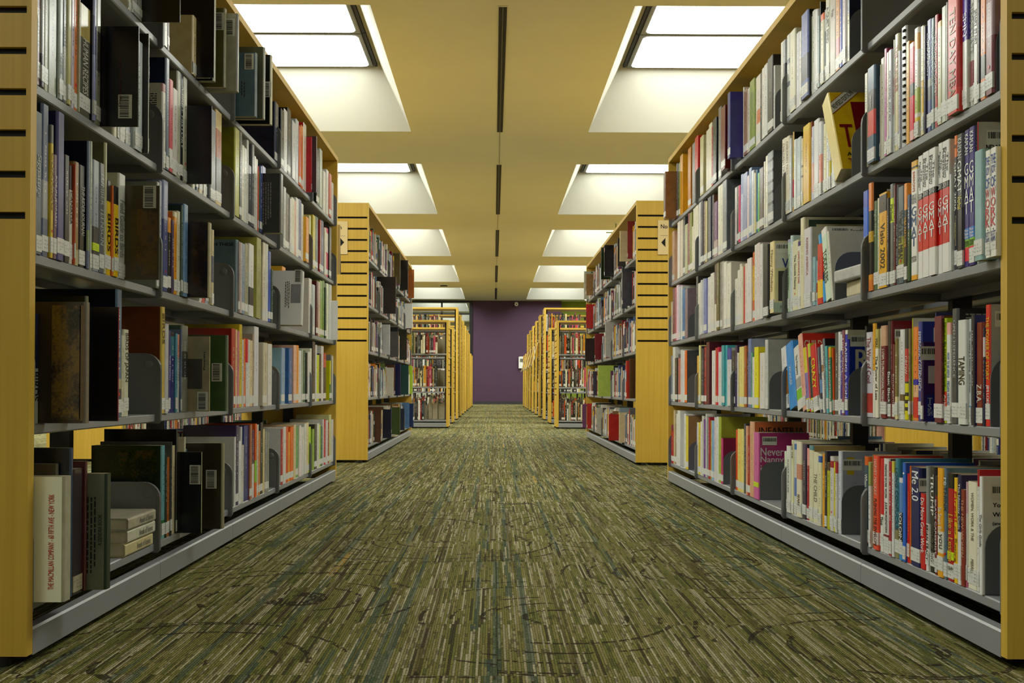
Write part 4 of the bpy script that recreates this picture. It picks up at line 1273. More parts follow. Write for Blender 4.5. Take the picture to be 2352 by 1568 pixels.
place_row(R1, 'R', 3, '''
1796 318 e2dcc4 T=CHILDREN_FIRST@.06-.5@7a5a50@.55+PENELOPE_LEACH@.56-.82@50504c # cream paperback with brown capitals down the spine
1804 313 e0d8c0 T=CHILDREN_FIRST@.06-.5@8a7058@.55 ; 1812 318 ccd2d4 ; 1817 304 d8b060 b=c8b830@.3-.45,c82848@.6-.86 c=16160e # tan paperback with red foot
1823 320 e0e4e0 ; 1828 316 b8c4c8 c=586a60 i=707878 ; 1839 318 d8cca0 b=303028@.4-.43,303028@.55-.58 ; 1844 286 dcae1c c=b8860e b=e0c020@.0-.08 nl H # tall golden yellow hardcover
1859 280 dfd8c8 c=9a5030 b=b06a58@.0-.2 ; 1864 290 c8c8d8 b=e8b0a0@.5-.9 ; 1869 274 dfe0e0 c=9a9a98 n H # glossy white hardcover, widest on its shelf
1880 279 dcdce0 b=e89a88@.45-.85 ; 1886 282 c8c8d4 ; 1891 283 e4e0b8 i=404040 ; 1898 270 e4e4e0 ; 1903 272 dcdce0 b=d8c828@.6-.82 ; 1907 270 e0e0dc
1918 240 e0cc80 c=b8960e x1=1934 tilt=27 h=.285 d=195 p=20 DG=REVISED_EDITION R2=6a0c12@.36-1@.13-.55 F=To@7a1016@.10-.5@.42-.74+A_DE@2c2008@.14-.45@.79-.84+T._B@8a1418@.14-.45@.87-.95 n nl # leaning yellow child-care guide with big dark red letter on cover
''', True, 1, 1942)
place_row(R1, 'R', 2, '''
1809 550 b8ccb0 b=a8a0cc@.0-.04 T=The_Working_Mothers@.2-.7@607060 ; 1814 541 d4dad8 b=b8ccd0@.0-.12 ; 1820 553 dcd8b4 T=The_Gentle_Nanny@.2-.7@505048@.5 ml # cream paperback with red leaf sticker
1832 554 dcdcd0 b=4a3a78@.0-.07 T=LONG_DISTANCE_DAD@.14-.62@d05028 # white paperback with orange-red title
1838 500 d8d2b0 c=b8b4a0 R=3a463c@.08-1@.03-.22 R2=c8c098@.2-1@.08-.22 F=The_World_of@3a1c14@.35-.85@.1-.17 H # tall cream hardcover with dark green framed cover
1846 523 d0ccd0 c=b8b4a8 T=RAISING_AMERICA@.12-.6@b06a70@.3 H # broad white hardcover with spaced red-grey capitals
1866 590 8ab0b8 ; 1872 600 c0c8d0 b=b82818@.5-.9 ; 1877 560 d03828 b=e8c030@.6-.9 nl c=c8c4b4 d=220 B=.22@.05 F=ronts@1a1a5c@.34-.8@.04-.16
1889 590 3a9ad8 b=1c2c4a@.5-.7 x1=1896 tilt=14 h=.24 nl # leaning sky blue book
1897 560 cfe0c8 b=e8e4dc@.0-.1 T=TODDLERS@.3-.75@2c4a30 x1=1908 tilt=13 h=.25 nl c=c4c0b4 R=3a1440@.08-.2@.36-.8 B=.26@.08 F=Spock's@1c1c20@.45-.75@.04-.10+TWO@3a1430@.12-.4@.16-.28 # leaning pale green baby guide with barcode on its cover
1909 560 d8d4c4 x1=1913 tilt=12 h=.24 nl
''', True, 1, 1942)
place_row(R1, 'R', 1, '''
1800 800 d8d8d8 b=8a5a20@.4-.78 x1=1811 tilt=10 c=b0b0b0 # leaning white paperback with brown photo band
1814 793 3a90d8 T=WONDER@.35-.65@d8ecf8 x1=1830 tilt=14 c=3a88d0 B=.3@.12 lc=d8e4ee # leaning sky blue paperback with white title
1832 800 d8d8d0 b=a0a098@.5-.66,7ac030@.68-.84 T=The_Pregnancy@.14-.45@4a4a48 x1=1843 tilt=14 # leaning white paperback with bright green band
1844 770 e0a890 c=b02c20 x1=1852 tilt=14 F=CHILD@e8d0b8@.05-.4@.09-.22 H p=2 # tall leaning red hardcover with cream cover title
1853 800 d8c828 b=8a78b0@.4-.8 x1=1858 tilt=13 ; 1859 790 d02834 x1=1863 tilt=12 ; 1864 790 c8d028 b=202c1c@.2-.8 x1=1868 tilt=12
1869 795 d02c28 T=CRAZY@.2-.66@ecd820@.8 b=e0dcd4@.78-1 x1=1880 tilt=11 # leaning red paperback with bold yellow title
1880 798 8a98a0 b=5a6268@.4-.8 x1=1886 tilt=9 ; 1886 797 30304c b=5a88c0@.5-.7 x1=1889 tilt=9 ; 1889 792 dcd8d0 b=b08050@.3-.4 x1=1895 tilt=8
1895 778 6a7278 c=221820 x1=1899 tilt=7 ; 1899 795 58b8bc x1=1903 tilt=6 ; 1903 800 d83824 b=e87828@.7-1 x1=1906 tilt=5 ; 1906 797 2a7a54 b=c8b020@.0-.16 T=THE_ADOPTION@.18-.8@e0e8e0 x1=1910 tilt=4
1911 800 e05a24 x1=1915 tilt=3 ; 1916 764 5a5852 c=403e3a H # dark grey hardcover with pale label, upright after the leaners
1925 762 d8d8d8 ; 1930 768 4a3898 b=dcdce0@.0-.2 ; 1934 758 8a4a60 T=Little_Girls@.1-.5@e0c8cc ; 1939 758 3038b8 b=dcd8c8@.0-.05 c=1a2a88 T=RAISING_A_SON@.15-.8@e4e4ec R=c8c4ac@.0-1@.0-.11 B=.19@.13 F=RA@c8c4b0@.12-.6@.22-.48 R2=d0941c@.12-.7@.53-.57 # blue paperback with cream top and large cover letters
''', True, 1, 1947)
place_row(R1, 'R', 0, '''
1801 1036 d8e0cc ; 1806 1024 dcdcd4 i=606460 T=SUGAR_FOR_LIFE@.2-.7@8a9088@.4 # white paperback with yellow sticker
1815 1010 dcd8b0 T=ASK_THE@.05-.25@606058 ; 1822 1012 ccd0cc b=3a70b0@.04-.12,5a78b8@.5-.75 i=2c4a8a ; 1829 1014 e0d8c0 b=c88870@.3-.5 T=SEARS@.7-.85@4a2c24 H # cream hardcover with brown lower title
1840 1019 3a3044 c=241828 b=4a3a58@.0-.2 H # dark purple hardcover
1851 1029 a82434 b=e8a098@.0-.24 ; 1858 1023 d8d4b4 b=5a8890@.0-.06 c=8a7850 i=8a8c70 H ; 1867 1038 dcd8b8 T=THE_CHILD@.3-.7@6a6a58 H ; 1879 1042 dcd8b0 b=3060b0@.03-.12
1886 1042 16141a nl ; 1889 1042 e0a020 nl b=d89030@.0-.2 ; 1894 1035 20182c c=1c1432 # dark navy tall book with white-edged cover
1899 1062 b4b828 b=5a4030@.0-.12 # lime paperback with brown top corner
1906 1048 d0ccc8 b=a81c2c@.06-.15 ml ; 1914 1061 d8cc2c ; 1918 1061 d0ccc8 b=a81c2c@.0-.16 ; 1922 1036 c4c8d4 c=9498a6 B=.19@.16 R=c8b020@.10-.22@.07-.28 # wide grey-blue paperback with yellow starburst and barcode, at the bookend
''', True, 1, 1932)
# ---------------------------------------------------------------- nearest bay, left bookcase
place_row(L1, 'L', 3, '''
84 -60 8a707c b=c8c0bc@.3-.7 ; 93 -55 3a3c54 b=a8a8a8@.2-.7 ; 103 -50 8a8a60 ; 111 -45 98a090 ; 132 -40 a8b4b4 c=0a2412 H T=Migraine@.6-.78@4a5450 # pale grey hardcover with dark green cover
146 -20 3c444c b=a8aaa8@.5-.9 ; 153 -30 bcb878 c=77702c n H # cream-yellow hardcover
165 -20 c8c0d0 ; 171 -25 c87038 ml # orange paperback with leaf sticker
178 -5 b8c0a4 ; 184 13 5a584a b=a89858@.0-.3 T=HUMAN_RECIPES@.3-.8@d0d0c4 # olive-grey hardcover with tan head
208 -30 8a8cb8 c=10101c b=5a5a90@.2-.5 H p=4 # purple-blue hardcover with dark cover
222 -20 8a8c78 b=46463e@.3-.6 x1=232 ;
305 22 60605c c=0c0a0a Y=2.80 t=24 h=.262 d=215 Bv=.16@.80 nl n H FV=Diagnosis_of_the_Body@5a1c20@.20-.24@.3-.8 # big black hardcover pulled out, barcode low on cover
262 275 d8d4b8 p=-10 x1=270 h=.2 ; 271 275 2c2c30 p=-10 x1=275 h=.2 ; 276 275 d8d8d0 p=-10 x1=288 h=.2 ; 289 275 c8c8d8 p=-10 x1=300 h=.2
311 92 c0c8c8 ; 328 58 bcbcb4 c=1c1814 T=CANDID@.1-.55@55554c H p=18 # silver-spined hardcover with worn capitals
''', True, 0, 340)
place_row(L1, 'L', 2, '''
80 257 55646e T=Signature@.3-.6@a8b0b0 ; 97 228 52607c b=9a9c9c@.5-.75 c=161c2a H # tall slate blue hardcover with grey band
112 285 d8b828 b=6a6c68@.0-.14 T=CUNNING@.15-.7@8a6c10 ml # yellow paperback with grey head
123 355 6a4858 T=BOB_IN_JEOPARDY@.2-.7@d8ccd0 ; 131 258 4a4880 c=1c1c3c H n # tall purple-blue hardcover with white label
148 356 191824 c=0e0d16 H # black hardcover with pale label
160 380 c4c4b4 b=17181e@.0-.25 T=CANADA@.26-.6@2c2c2c ; 167 375 c4502c ; 172 372 8a6c3c b=b0a880@.85-1 H # tan cloth hardcover
182 380 16161a T=THE_RIDER_JOURNAL@.2-.7@b0b0a8 ; 196 322 6c7894 c=11131f b=8a9c74@.7-.86 H # blue-grey hardcover taller than its neighbours
207 324 a8b0a4 c=4a4a34 ; 212 368 98a0a8 b=4c4644@.6-.85 H gl # grey hardcover with yellow genre sticker
228 375 6a6c70 T=LUMBER_TEENSON@.1-.75@b8bcb8 H ; 240 327 bcb894 c=56533a n H # tall cream hardcover rising behind the bird guides
246 415 dcb81c b=18181a@.0-.22,3a4a80@.8-.85 T=BIRDS@.35-.75@2a2208 # yellow bird guide with black head, left of two
255 425 d87030 ; 261 428 dcb81c b=18181a@.0-.2 T=BIRDS@.35-.75@2a2208 # yellow bird guide with black head, right of two
273 400 c4c6bc c=9c9c8c x1=288 T=Field_Guide_to_Birds@.25-.8@8a8c86 n H # thick pale hardcover bird guide
354 405 4a4a44 c=3c3420 Y=2.985 t=28 h=.262 d=195 Bv=.14@.12 nl n H PJ=2a2418,4a3c1c,6a5220,4a4434@.03-.32@.25-.95 # big brown hardcover pulled out, barcode at top of cover
360 418 8a8c80 p=8 b=30342c@.05-.6 ; 366 415 8a90a8
''', True, 0, 371)
place_row(L1, 'L', 1, '''
75 720 262a4c b=c8ccc8@.5-1 x1=90 T=BIRDS@.53-.8@24282c H # navy and white hardcover against the end panel
193 703 6c685c c=2c2216 Y=2.455 t=36 h=.275 d=225 nl n H R3=6a5636@.01-.06@.03-.98 PJ=0e0b08,2a231a,5a4a30,8a6c2c,4a4438@.05-.34@.03-.97 # big hardcover in scuffed brown photographic jacket, pulled out
196 682 50584c c=0e140e Y=2.60 t=20 h=.30 nl n # dark green book showing only behind the scuffed jacket
232 700 8c1c2c c=121014 Y=2.505 t=52 h=.275 d=225 nl n H # black jacketed book with red boards and page edges outward
254 748 c4b07c T=The_World_of_the_Wild@.1-.7@6a5c34 ; 268 660 55708c c=0a0e1a b=a09c80@.7-.78,24384c@.78-.86 H ml # tallest blue hardcover on its shelf
280 770 c8c4a8 ; 284 757 c8c8b0 T=BIRDS_OF_JAPAN@.04-.6@3a3c38 c=50504a H # cream hardcover with black bird name title
''', True, 0, 296)
place_row(L1, 'L', 0, '''
150 1096 a8a48c c=c4bfa6 Y=2.393 t=42 h=.275 d=240 nl n H FV=THE_MACMILLAN_COMPANY_-_60_FIFTH_AVE_-_NEW_YORK@c83c34@.09-.145@.14-.9 # thick cream-jacketed book pulled far out, red lettering
133 1068 6c6a5c Y=2.437 t=12 h=.30 c=3a342a n H nl # grey-green book behind the cream one
165 1035 3c4c64 Y=2.451 t=14 h=.335 c=10141c n H nl # dark blue book behind the cream one
171 1087 3a3034 Y=2.468 t=56 h=.285 n H c=1c1418 lc=b8b090 # dark mauve hardcover with cream label
199 1074 5a2c30 Y=2.526 t=12 h=.30 n nl # maroon book behind the grey-green one
247 1092 24342c c=5c6054 Y=2.541 t=32 h=.27 d=230 nl n H FV=A_ZENDRA_BOOK@2a2c26@.045-.085@.35-.62 LV=.10-.21@.2-.92@3 # grey-green jacketed book pulled out, black lettering
''', True, 0, 262)
place_row(L1, 'L', 4, '''
296 -30 d0ccb8 ; 302 -20 9a9c98 ; 392 -40 34302c c=14110e Y=3.08 t=25 h=.30 d=215 nl n H # dark hardcover pulled out over the aisle, cut by the frame top
''', True, 0, 371)
# ---------------------------------------------------------------- second bay, left bookcase
place_row(L1, 'L', 4, '''
378 10 d8d8d0 ; 386 5 2c2c2c x1=390 ; 444 60 c8b888 h=.2 x1=452
432 -60 a8a498 c=120e0c Y=3.42 t=40 h=.31 d=215 nl n H # broad black hardcover pulled out with cream page edges
455 -30 c8c08c c=8c8458 Y=3.60 t=24 h=.32 d=215 nl n H # olive-cream hardcover pulled out beside the black one
461 -30 20203c Y=3.63 t=26 h=.30 nl n ; 487 2 8a8868 c=0e1016 Y=3.75 t=26 h=.33 d=215 nl n R=24303c@.1-.95@.7-.95 # black-blue hardcover pulled out, pale fore-edge
512 31 74704a c=4c4826 Y=3.83 t=26 h=.28 d=215 Bv=.1@.17 nl n H # olive-yellow hardcover pulled out with faint barcode
541 36 74746a c=8a8a7c Y=3.885 t=26 h=.28 d=215 Bv=.13@.18 nl n H # silver-grey plastic-jacketed hardcover pulled out
''', True, 1, 556)
place_row(L1, 'L', 3, '''
374 192 c4c0b0 b=8a3a20@.0-.1 c=a8a498 L=.1-.8@.12-.3@7 ; 381 130 5c6878 c=101a30 H # tall dark blue hardcover
389 182 c84850 b=d8d4d0@.75-.95 # red paperback between dark ones
398 204 c8c4bc c=241c1c ; 408 155 a8a894 c=6a6a52 n H ; 415 170 1c1c1e T=A_BRIEF_HISTORY@.1-.7@c0c0bc ; 421 162 a8a890 b=b8b8a4@.0-.4 x1=430 ml
475 205 7c7a74 c=14141c Y=3.585 t=36 h=.262 d=200 nl n H # big plain black hardcover pulled out
443 300 d0ccb0 p=-10 x1=449 h=.16 ; 451 300 3c4c6c p=-10 x1=456 h=.16 ; 458 310 d8c8a0 p=-10 x1=466 h=.16 ; 468 300 d8d4c8 p=-10 x1=476 h=.16 ; 484 252 7c8088 H ; 496 245 c8b078 b=a05030@.2-.5,4c4c54@.5-.95 H c=8a6c40 # tan hardcover with orange picture band
''', True, 1, 512)
place_row(L1, 'L', 2, '''
375 415 38447c b=8c94b8@.0-.35 ml H ; 386 500 1c1614 b=d8902c@.0-.2 i=e0d8c8 ; 393 505 4c3c5c ; 400 487 d89024 c=c86018 b=d8d0b0@.0-.06 # orange-yellow paperback
407 485 c8c4a8 ; 414 470 3c5040 c=16241c ; 420 469 6c8cb0 c=24344c p=5 x1=432 H # tall blue hardcover rising behind the dark one
476 497 a8a080 c=1a120c Y=3.60 t=48 h=.25 d=195 nl n H PJ=0c0806,1e150e,3a2a1c,2a2018@.03-.36@.02-.97 # big dark brown hardcover pulled out, torn jacket
458 600 d8d4c0 p=-10 x1=464 h=.15 ; 465 600 c85848 p=-10 x1=472 h=.15 ; 473 600 a8b0c0 p=-10 x1=480 h=.15
485 527 c8bc94 b=50586c@.35-.7 # cream paperback with slate middle band
''', True, 1, 492)
place_row(L1, 'L', 1, '''
371 705 c0a848 c=5a2c14 T=BIRDS@.06-.35@6a5010 n # tall ochre-spined book with red-brown cover
379 744 b8b8b8 n H ; 388 760 403c7c T=WHEN_PAINTING@.3-.6@c8c8d8 ; 392 763 1c2468 b=1c1c24@.0-.05,2c6878@.05-.3 ; 401 766 4888a0 ; 408 768 c8846c b=a8a8a0@.3-1 ; 412 756 5c6c8c
418 748 747468 b=3a3c38@.3-.6 c=364840 x1=432 H # grey-green hardcover
474 742 c0b880 c=7c745c Y=3.605 t=45 h=.252 d=195 Bv=.12@.86 nl n H R=4a463c@.13-.98@.3-.7 FV=Portraits@17140f@.08-.115@.2-.45 # big tan hardcover pulled out, grey block and barcode on cover
521 742 5a6a54 c=2c4220 Y=3.72 t=26 h=.26 d=195 Bv=.175@.49 nl n H # big green hardcover pulled out, white barcode sticker on cover
''', True, 1, 535)
place_row(L1, 'L', 0, '''
372 1030 6ca0a4 c=16240f b=3c7048@.8-.9 h=.29 PJ=060a06,12200e,1e3010,5a4418@.08-.9@.05-.95 # teal-spined book with dark painted cover
379 1042 24342c ; 384 1050 a05820 i=c89068 ; 389 1015 3c3c3c c=4c4c4a H ; 396 1023 c8bc94 ; 402 986 4a4a46 c=0c0c0c n x1=407 p=0
455 1040 b8b490 c=060606 Y=3.475 t=32 h=.262 d=195 Bv=.11@.28 nl n H # big black hardcover pulled out, barcode sticker and cream spine edge
424 1000 c8c0a8 Y=3.525 t=20 h=.31 ; 428 1015 4c6470 Y=3.55 t=16 h=.27
513 1000 8a8468 c=2a2416 Y=3.63 t=30 h=.285 d=200 Bv=.19@.42 nl n H # big dark olive hardcover pulled out, faint barcode
''', True, 1, 530)
# ---------------------------------------------------------------- large single books further along
place_row(L1, 'L', 4, '''
584 105 8a9498 c=3c5460 Y=4.245 t=28 h=.25 d=170 Bv=.16@.14 nl n LV=.24-.36@.45-.75@2 # slate blue book pulled out with white barcode
603 88 a4a49a c=3c3e30 Y=4.285 t=24 h=.285 d=215 nl n H # grey-green plastic-jacketed book pulled out
619 118 c8c4a8 c=0a0a0a Y=4.37 t=28 h=.28 d=215 Bv=.085@.5 nl n H # black book pulled out, its pages showing below
632 236 30344c c=0e1020 ''', True, 2, 640, ordinal=False)
place_row(L1, 'L', 3, '''
540 285 a8a838 c=66681c L=.3-.9@.08-.35@5 H # olive green hardcover
643 383 6c6c6a c=1c1e1e Y=4.78 t=48 h=.262 d=205 nl n H LV=.2-.4@.15-.9@4 # dark scuffed jacketed book pulled out
''', True, 2, 660, ordinal=False)
place_row(L1, 'L', 2, '''
543 528 6c8088 c=4a5c62 d=220 h=.29 F=WITH_THESE@141a1c@.05-.6@.04-.09 # slate book with partly hidden cover words
''', True, 2, 549, ordinal=False)
place_row(L1, 'L', 2, '''
692 615 d0d0cc c=c0c0bc Y=5.20 t=40 tilt=-7 h=.262 d=170 Bv=.13@.1 nl n LV=.36-.5@.2-.7@3 R=8a8a90@.05-.33@.25-.6 # white leaning book pulled out, grey diagram and barcode
''', True, 3, 705, ordinal=False)
place_row(R1, 'R', 2, '''
1752 562 2c2c2e c=242628 n H p=10 # plain black hardcover
1768 555 e4d49c c=b8b48c p=48 d=200 H T=Nanny_Wisdom@.12-.7@8a6a4a B=.19@.1 R=c8c8c4@.03-.5@.03-.38 R2=9ab0a4@.0-1@.86-1 R3=1c1614@.09-.34@.42-.84 F=W@2c3c8c@.16-.4@.24-.38+JUSTINE@5c6c60@.12-.5@.90-.95 x1=1777 # cream and green book with portrait photo, pulled out
''', True, 2, 1780, ordinal=False)
place_row(R1, 'R', 0, '''
1722 968 d8a480 c=a85a34 d=230 F=INFANTILIA@2c1410@.10-.95@.07-.17 # tall pale orange book with italic cover title
1731 993 cc60a0 c=9c2c68 H F=Never/Nanny/is_This@ead4e0@.04-.5@.22-.60 B=.22@.12 gl # pink hardcover with serif cover words and barcode
''', True, 2, 1744, ordinal=False)

# ---------------------------------------------------------------- books lying flat
def lying_book(case, u, dy, z, w, hgt, dep, hexc, label, spine_out=True, title=None, pages_side=False, yaw=0.0, group='books lying flat on the shelves'):
    """a book lying on its side: w along the shelf (book height), dep into the shelf, hgt thickness"""
    V, Fs, C, I, U = cover_geo(hgt, w, dep, [(hl(hexc, BOOST), 0, 1)], hl(hexc, BOOST), True, None, (0, 0), 3)
    # stand-up book turned a quarter about its depth axis
    tr = lambda p: (p[2] - w / 2, p[1], hgt / 2 - p[0])
    bk = link('book', coloured_mesh('book', [tr(p) for p in V], Fs, C, I, U))
    pm = pages_mesh(hgt, w, dep, True)
    for vv in pm.vertices:
        vv.co = tr(tuple(vv.co))
    link('pages', pm, bk)
    if title:
        text_part(bk, [title], (-w * 0.1, -0.0008, hgt * 0.25), (1, 0, 0), (0, 0, 1), w * 0.5, hgt * 0.5, (0.25, 0.24, 0.2))
    bk.location = case.M @ Vector((u, dy, z))
    bk.rotation_euler = (0, 0, case.rz + yaw)
    tag(bk, label, 'book', group)
    return bk
_z = SHELF[0] + 0.0008
for k, (hexc, th, dx, tt, lab) in enumerate([('c8bc8c', 0.036, 0.0, 'Annals_of_Science', 'cream hardcover lying at the bottom of a flat stack, lowest left shelf'),
                                   ('c6c4ae', 0.036, 0.008, 'Annals of Science', 'pale worn hardcover lying in the middle of the flat stack of three'),
                                   ('a8a28c', 0.034, 0.0, 'Annals of Science', 'grey-cream hardcover lying on top of the flat stack of three')]):
    lying_book(L1, 0.755 + dx, 0.012 - 0.004 * k, _z, 0.245, th, 0.20, hexc, lab, title='Annals of Science')
    _z += th + 0.0006
_z = SHELF[2] + 0.0008
Yl = 3.40
lying_book(R1, R1.loc[1] - 3.43, 0.025, _z, 0.19, 0.050, 0.20, 'c8c0a0', 'cream paperback lying flat under a grey one, third shelf, right bookcase', pages_side=True)
lying_book(R1, R1.loc[1] - 3.455, 0.004, _z + 0.051, 0.23, 0.040, 0.21, 'b4b4b2', 'pale grey paperback lying flat on top of a cream one, right bookcase', yaw=0.05)

# ---------------------------------------------------------------- movable bookends
def bookend_mesh(h, d):
    m = MB(); r = 0.055
    f = 0.02
    pts = [(f + d, 0.0), (f, 0.0)]
    for k in range(7):
        a = math.pi - k * math.pi / 12
        pts.append((f + r + r * math.cos(a), h - r + r * math.sin(a)))
    pts += [(f + d, h)]
    m.prism(pts, 'x', -0.0011, 0.0011)
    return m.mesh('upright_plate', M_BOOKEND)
def bookend(case, side, x, lvl, ytop, label, d=0.19):
    plane = abs(RX if side == 'R' else LX) + 0.02
    Y = F * plane / abs(x - VX)
    u = (case.loc[1] - Y) if side == 'R' else (Y - case.loc[1])
    h = max(0.12, min(0.24, EYE + (VY - ytop) * Y / F - case.levels[lvl]))
    near = [q[2] for q in ROWEND if q[0] == side and q[1] == lvl and u - 0.20 < q[2] < u + 0.12]
    if near:
        u = max(near) + 0.002
    u = min(max(u, 0.008), case.L - 0.003)
    e = empty('bookend', case.M @ Vector((u, 0, case.levels[lvl] + 0.0008)), case.rz)
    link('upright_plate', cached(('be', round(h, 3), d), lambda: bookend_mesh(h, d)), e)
    link('foot_plate', me_boxpart('foot_plate', 0, M_STEEL, -0.10, 0.0, 0.05, 0.05 + d * .5, 0.0, 0.0006), e)
    tag(e, label, 'bookend', 'grey metal bookends on the right bookcase')
# ---------------------------------------------------------------- further bays of the aisle bookcases (past the 300 largest: one object)
def further():
    P = lambda c, s, l, t, e: place_row(c, s, l, t, False, None, e)
    P(R1, 'R', 4, '''1524 395 6a4a38 p=70 x1=1528 c=7a5230 n;1545 380 4a3a40;1556 375 6a7a40;1561 342 d89a20 H n c=d89a20;1580 337 c88020;1590 328 888888;1596 310 c82224 H;1608 308 c8c090 H n;1622 298 ddd8c0;1628 283 e0dcc0;1634 290 b03030;1637 268 303838 c=202424;1650 245 777470;1656 240 733020 c=501410 p=30 n;1671 212 3a3a80 c=30307a p=60 x1=1676 n;1700 203 e8e4d8 i=303030;1708 205 a08068;1716 202 d0c8b8;1722 182 8a9a40 H;1733 180 ddd8c8;1738 172 e0d8cc b=d88050@.5-.7;1746 165 4a4a48;1750 155 e8e4da;1755 146 d8d8d4;1762 130 2a2a2a i=d8d8d8 c=202020 H;1775 150 d8d8d4''', 1779)
    P(R1, 'R', 3, '''1536 530 d8d0b8;1543 528 c8a890 c=c8a080;1556 507 e0d8d0;1563 505 d8c8b8;1568 496 3a4040;1573 515 b8b890;1579 490 a04060;1583 488 7a8030;1589 520 d8d4b0;1592 478 dcd8c4;1597 468 e0dcc8;1605 455 d8d8dc;1609 460 2a2a48;1614 462 6a5030;1620 462 d8cc98;1623 452 40485a;1636 447 555058 c=5a3a28;1639 463 6a3070 b=b8a0a0@.7-1;1649 420 e4e0cc;1655 422 dcd8c0;1660 403 80858a c=5a5f62 H''', 1672)
    P(R1, 'R', 3, '''1688 430 e0d8d8;1692 427 3a3a3c;1696 425 d83870;1699 425 d8d8e0;1701 400 c0c8e0 b=8898c8@.0-.3;1706 397 8890b8;1716 403 e0c8c8;1720 385 7088b0;1726 391 c8ccd8;1731 397 d8d0a0;1735 390 4a78b0;1739 397 58b848;1744 385 5a4a48;1753 371 e4e0d0;1757 358 e4e0cc;1763 347 8a8e94 c=4a4c4e b=3a3c48@.1-.14,3a3c48@.25-.29,3a3c48@.4-.44,3a3c48@.55-.59,3a3c48@.7-.74''', 1779)
    P(R1, 'R', 2, '''1536 685 b8b0a0;1541 693 c8c4b0;1545 662 7a3848;1550 660 a85060;1553 655 e8c8d8;1558 658 c0c4d0;1562 657 d8d8d4;1567 664 2070b0;1573 663 8a7880''', 1579)
    P(R1, 'R', 2, '''1599 635 3a3838;1603 650 e0dcd0;1609 643 c8c8c8;1613 640 d8d8d8;1616 640 8088c0;1622 637 e0dcd4;1632 627 ddd8cc;1640 607 5a3828 b=e0d8c8@.6-1;1645 604 706840;1651 602 98968a;1658 600 b8b0a8;1662 601 e8e4d8;1668 604 e4e0d0''', 1679)
    P(R1, 'R', 2, '''1688 640 dcd8c8;1694 620 e0dcd0;1699 606 ddd8cc;1703 612 d8d4b8;1706 613 c81820 nl;1711 605 e8d8d0;1716 593 e0dcd8 H;1725 580 d06010 b=e0b020@.2-.7;1733 562 dcd8d0;1738 558 dcd0cc i=c02830;1745 560 d8d4d0''', 1751)
    P(R1, 'R', 1, '''1536 822 a8b020;1538 823 702828;1541 817 8890a0;1545 797 d8d8d4;1550 822 3a3430;1555 813 8a8888;1558 822 c0685a;1563 803 cccccc;1568 805 d8d8d8;1572 805 e06818 c=40444a''', 1577)
    P(R1, 'R', 1, '''1601 817 e0b040;1605 793 e0dca0;1608 795 303030;1612 800 403848;1616 797 a02828;1622 785 5a1828 c=4a1826 n H;1635 805 dcdcd8 i=303060;1643 799 c85040;1646 797 d03050;1650 808 d8d8d8;1657 793 40a0a8;1663 793 48a8b0;1670 799 d0d4d8 b=3848a0@.0-.2;1680 805 303434''', 1688)
    P(R1, 'R', 1, '''1688 793 3a2a58;1693 810 e0dcd0;1695 799 f0d030;1698 796 e8d880;1709 794 b06030;1714 808 403028;1718 778 7080b0 c=9098b8 H;1725 810 60a080;1728 820 dcd8d8;1732 797 f0e020;1741 810 d84030;1745 810 dcd8d0;1757 780 c8c8c4 c=a8aaa6''', 1763)
    P(R1, 'R', 0, '''1534 943 a8b0b8;1537 945 506070;1540 975 a85060;1542 988 b02020;1546 942 c8b890;1550 975 8a7050;1553 950 d8d8d4;1556 943 e0e0dc i=202020 H;1571 950 dcdcd8;1575 955 e0cc40 c=8a6a40''', 1580)
    P(R1, 'R', 0, '''1600 980 9878b0;1601 970 dcdcd8;1604 970 d8c030;1608 968 e0dcd8;1612 955 c8c8c0;1616 963 6a3090;1620 950 d8d8d8;1622 957 8a8e92;1627 958 b02038;1630 965 b89020;1634 966 88b0d0;1639 958 d8c8cc;1645 957 d8dcd8;1650 957 a0b030 c=8a9030 H;1656 1006 c03070 c=7a2040''', 1660)
    P(R1, 'R', 0, '''1690 987 e05020;1694 985 e8d070;1702 985 e8d880;1708 973 404850;1713 978 e0a080;1717 1000 a81818''', 1722)
    P(L1, 'L', 4, '''646 252 181820;653 252 e0e0dc c=141014;660 252 16161a;672 280 d0d0d0;680 275 c8d0d4;686 288 e06818;692 288 d87010;696 285 e0d8c8 c=a02020;706 305 b01828 p=30 c=8a1420;714 299 d8d4d0 p=55 x1=722 c=302028''', 716)
    P(L1, 'L', 4, '''728 345 202420;735 345 b8c0b0;743 395 dcd8cc;750 392 dcd8d0;757 400 c85040;762 420 e0dcd4''', 767)
    P(L1, 'L', 3, '''551 295 3a3a3c;556 333 e0dcc8;561 340 d8d8cc;567 312 c8c8c0;571 380 3a3a40;578 325 606064;584 358 c8c8c4;588 365 d8d4c8;592 380 d84030;594 392 6a9a40;596 380 3a4a80;602 382 484a90''', 610)
    P(L1, 'L', 3, '''652 430 b8b8b4;657 445 504840;665 455 e0e0d8 H c=b8b8b0;670 455 d8d4c0;677 462 e0a090;680 455 dcdcd8;686 458 40508a;692 468 d8d8d0;697 497 e08818 c=e08818 p=10;711 495 d8d0a0''', 714)
    P(L1, 'L', 3, '''719 495 c8b840;725 500 3a5868 c=101010;735 505 a03030;738 508 203070;746 523 d8d0b8;749 525 c82858 b=d8d0c0@.1-.5;756 525 28282a''', 768)
    P(L1, 'L', 2, '''549 555 8a7878;552 557 c8b8b8;556 560 8090a8;563 560 9a9878;570 562 dcdcd8 c=c8c8c0 b=202020@.6-.95 H x1=588;590 546 a0a060 c=8a8a40 x1=604 H;604 557 dcd4c0;610 560 d8d8d0;616 577 4a60b8;622 618 3a5040''', 627)
    P(L1, 'L', 2, '''648 613 e09020 c=e09020 x1=656;710 640 dcd8d0''', 716)
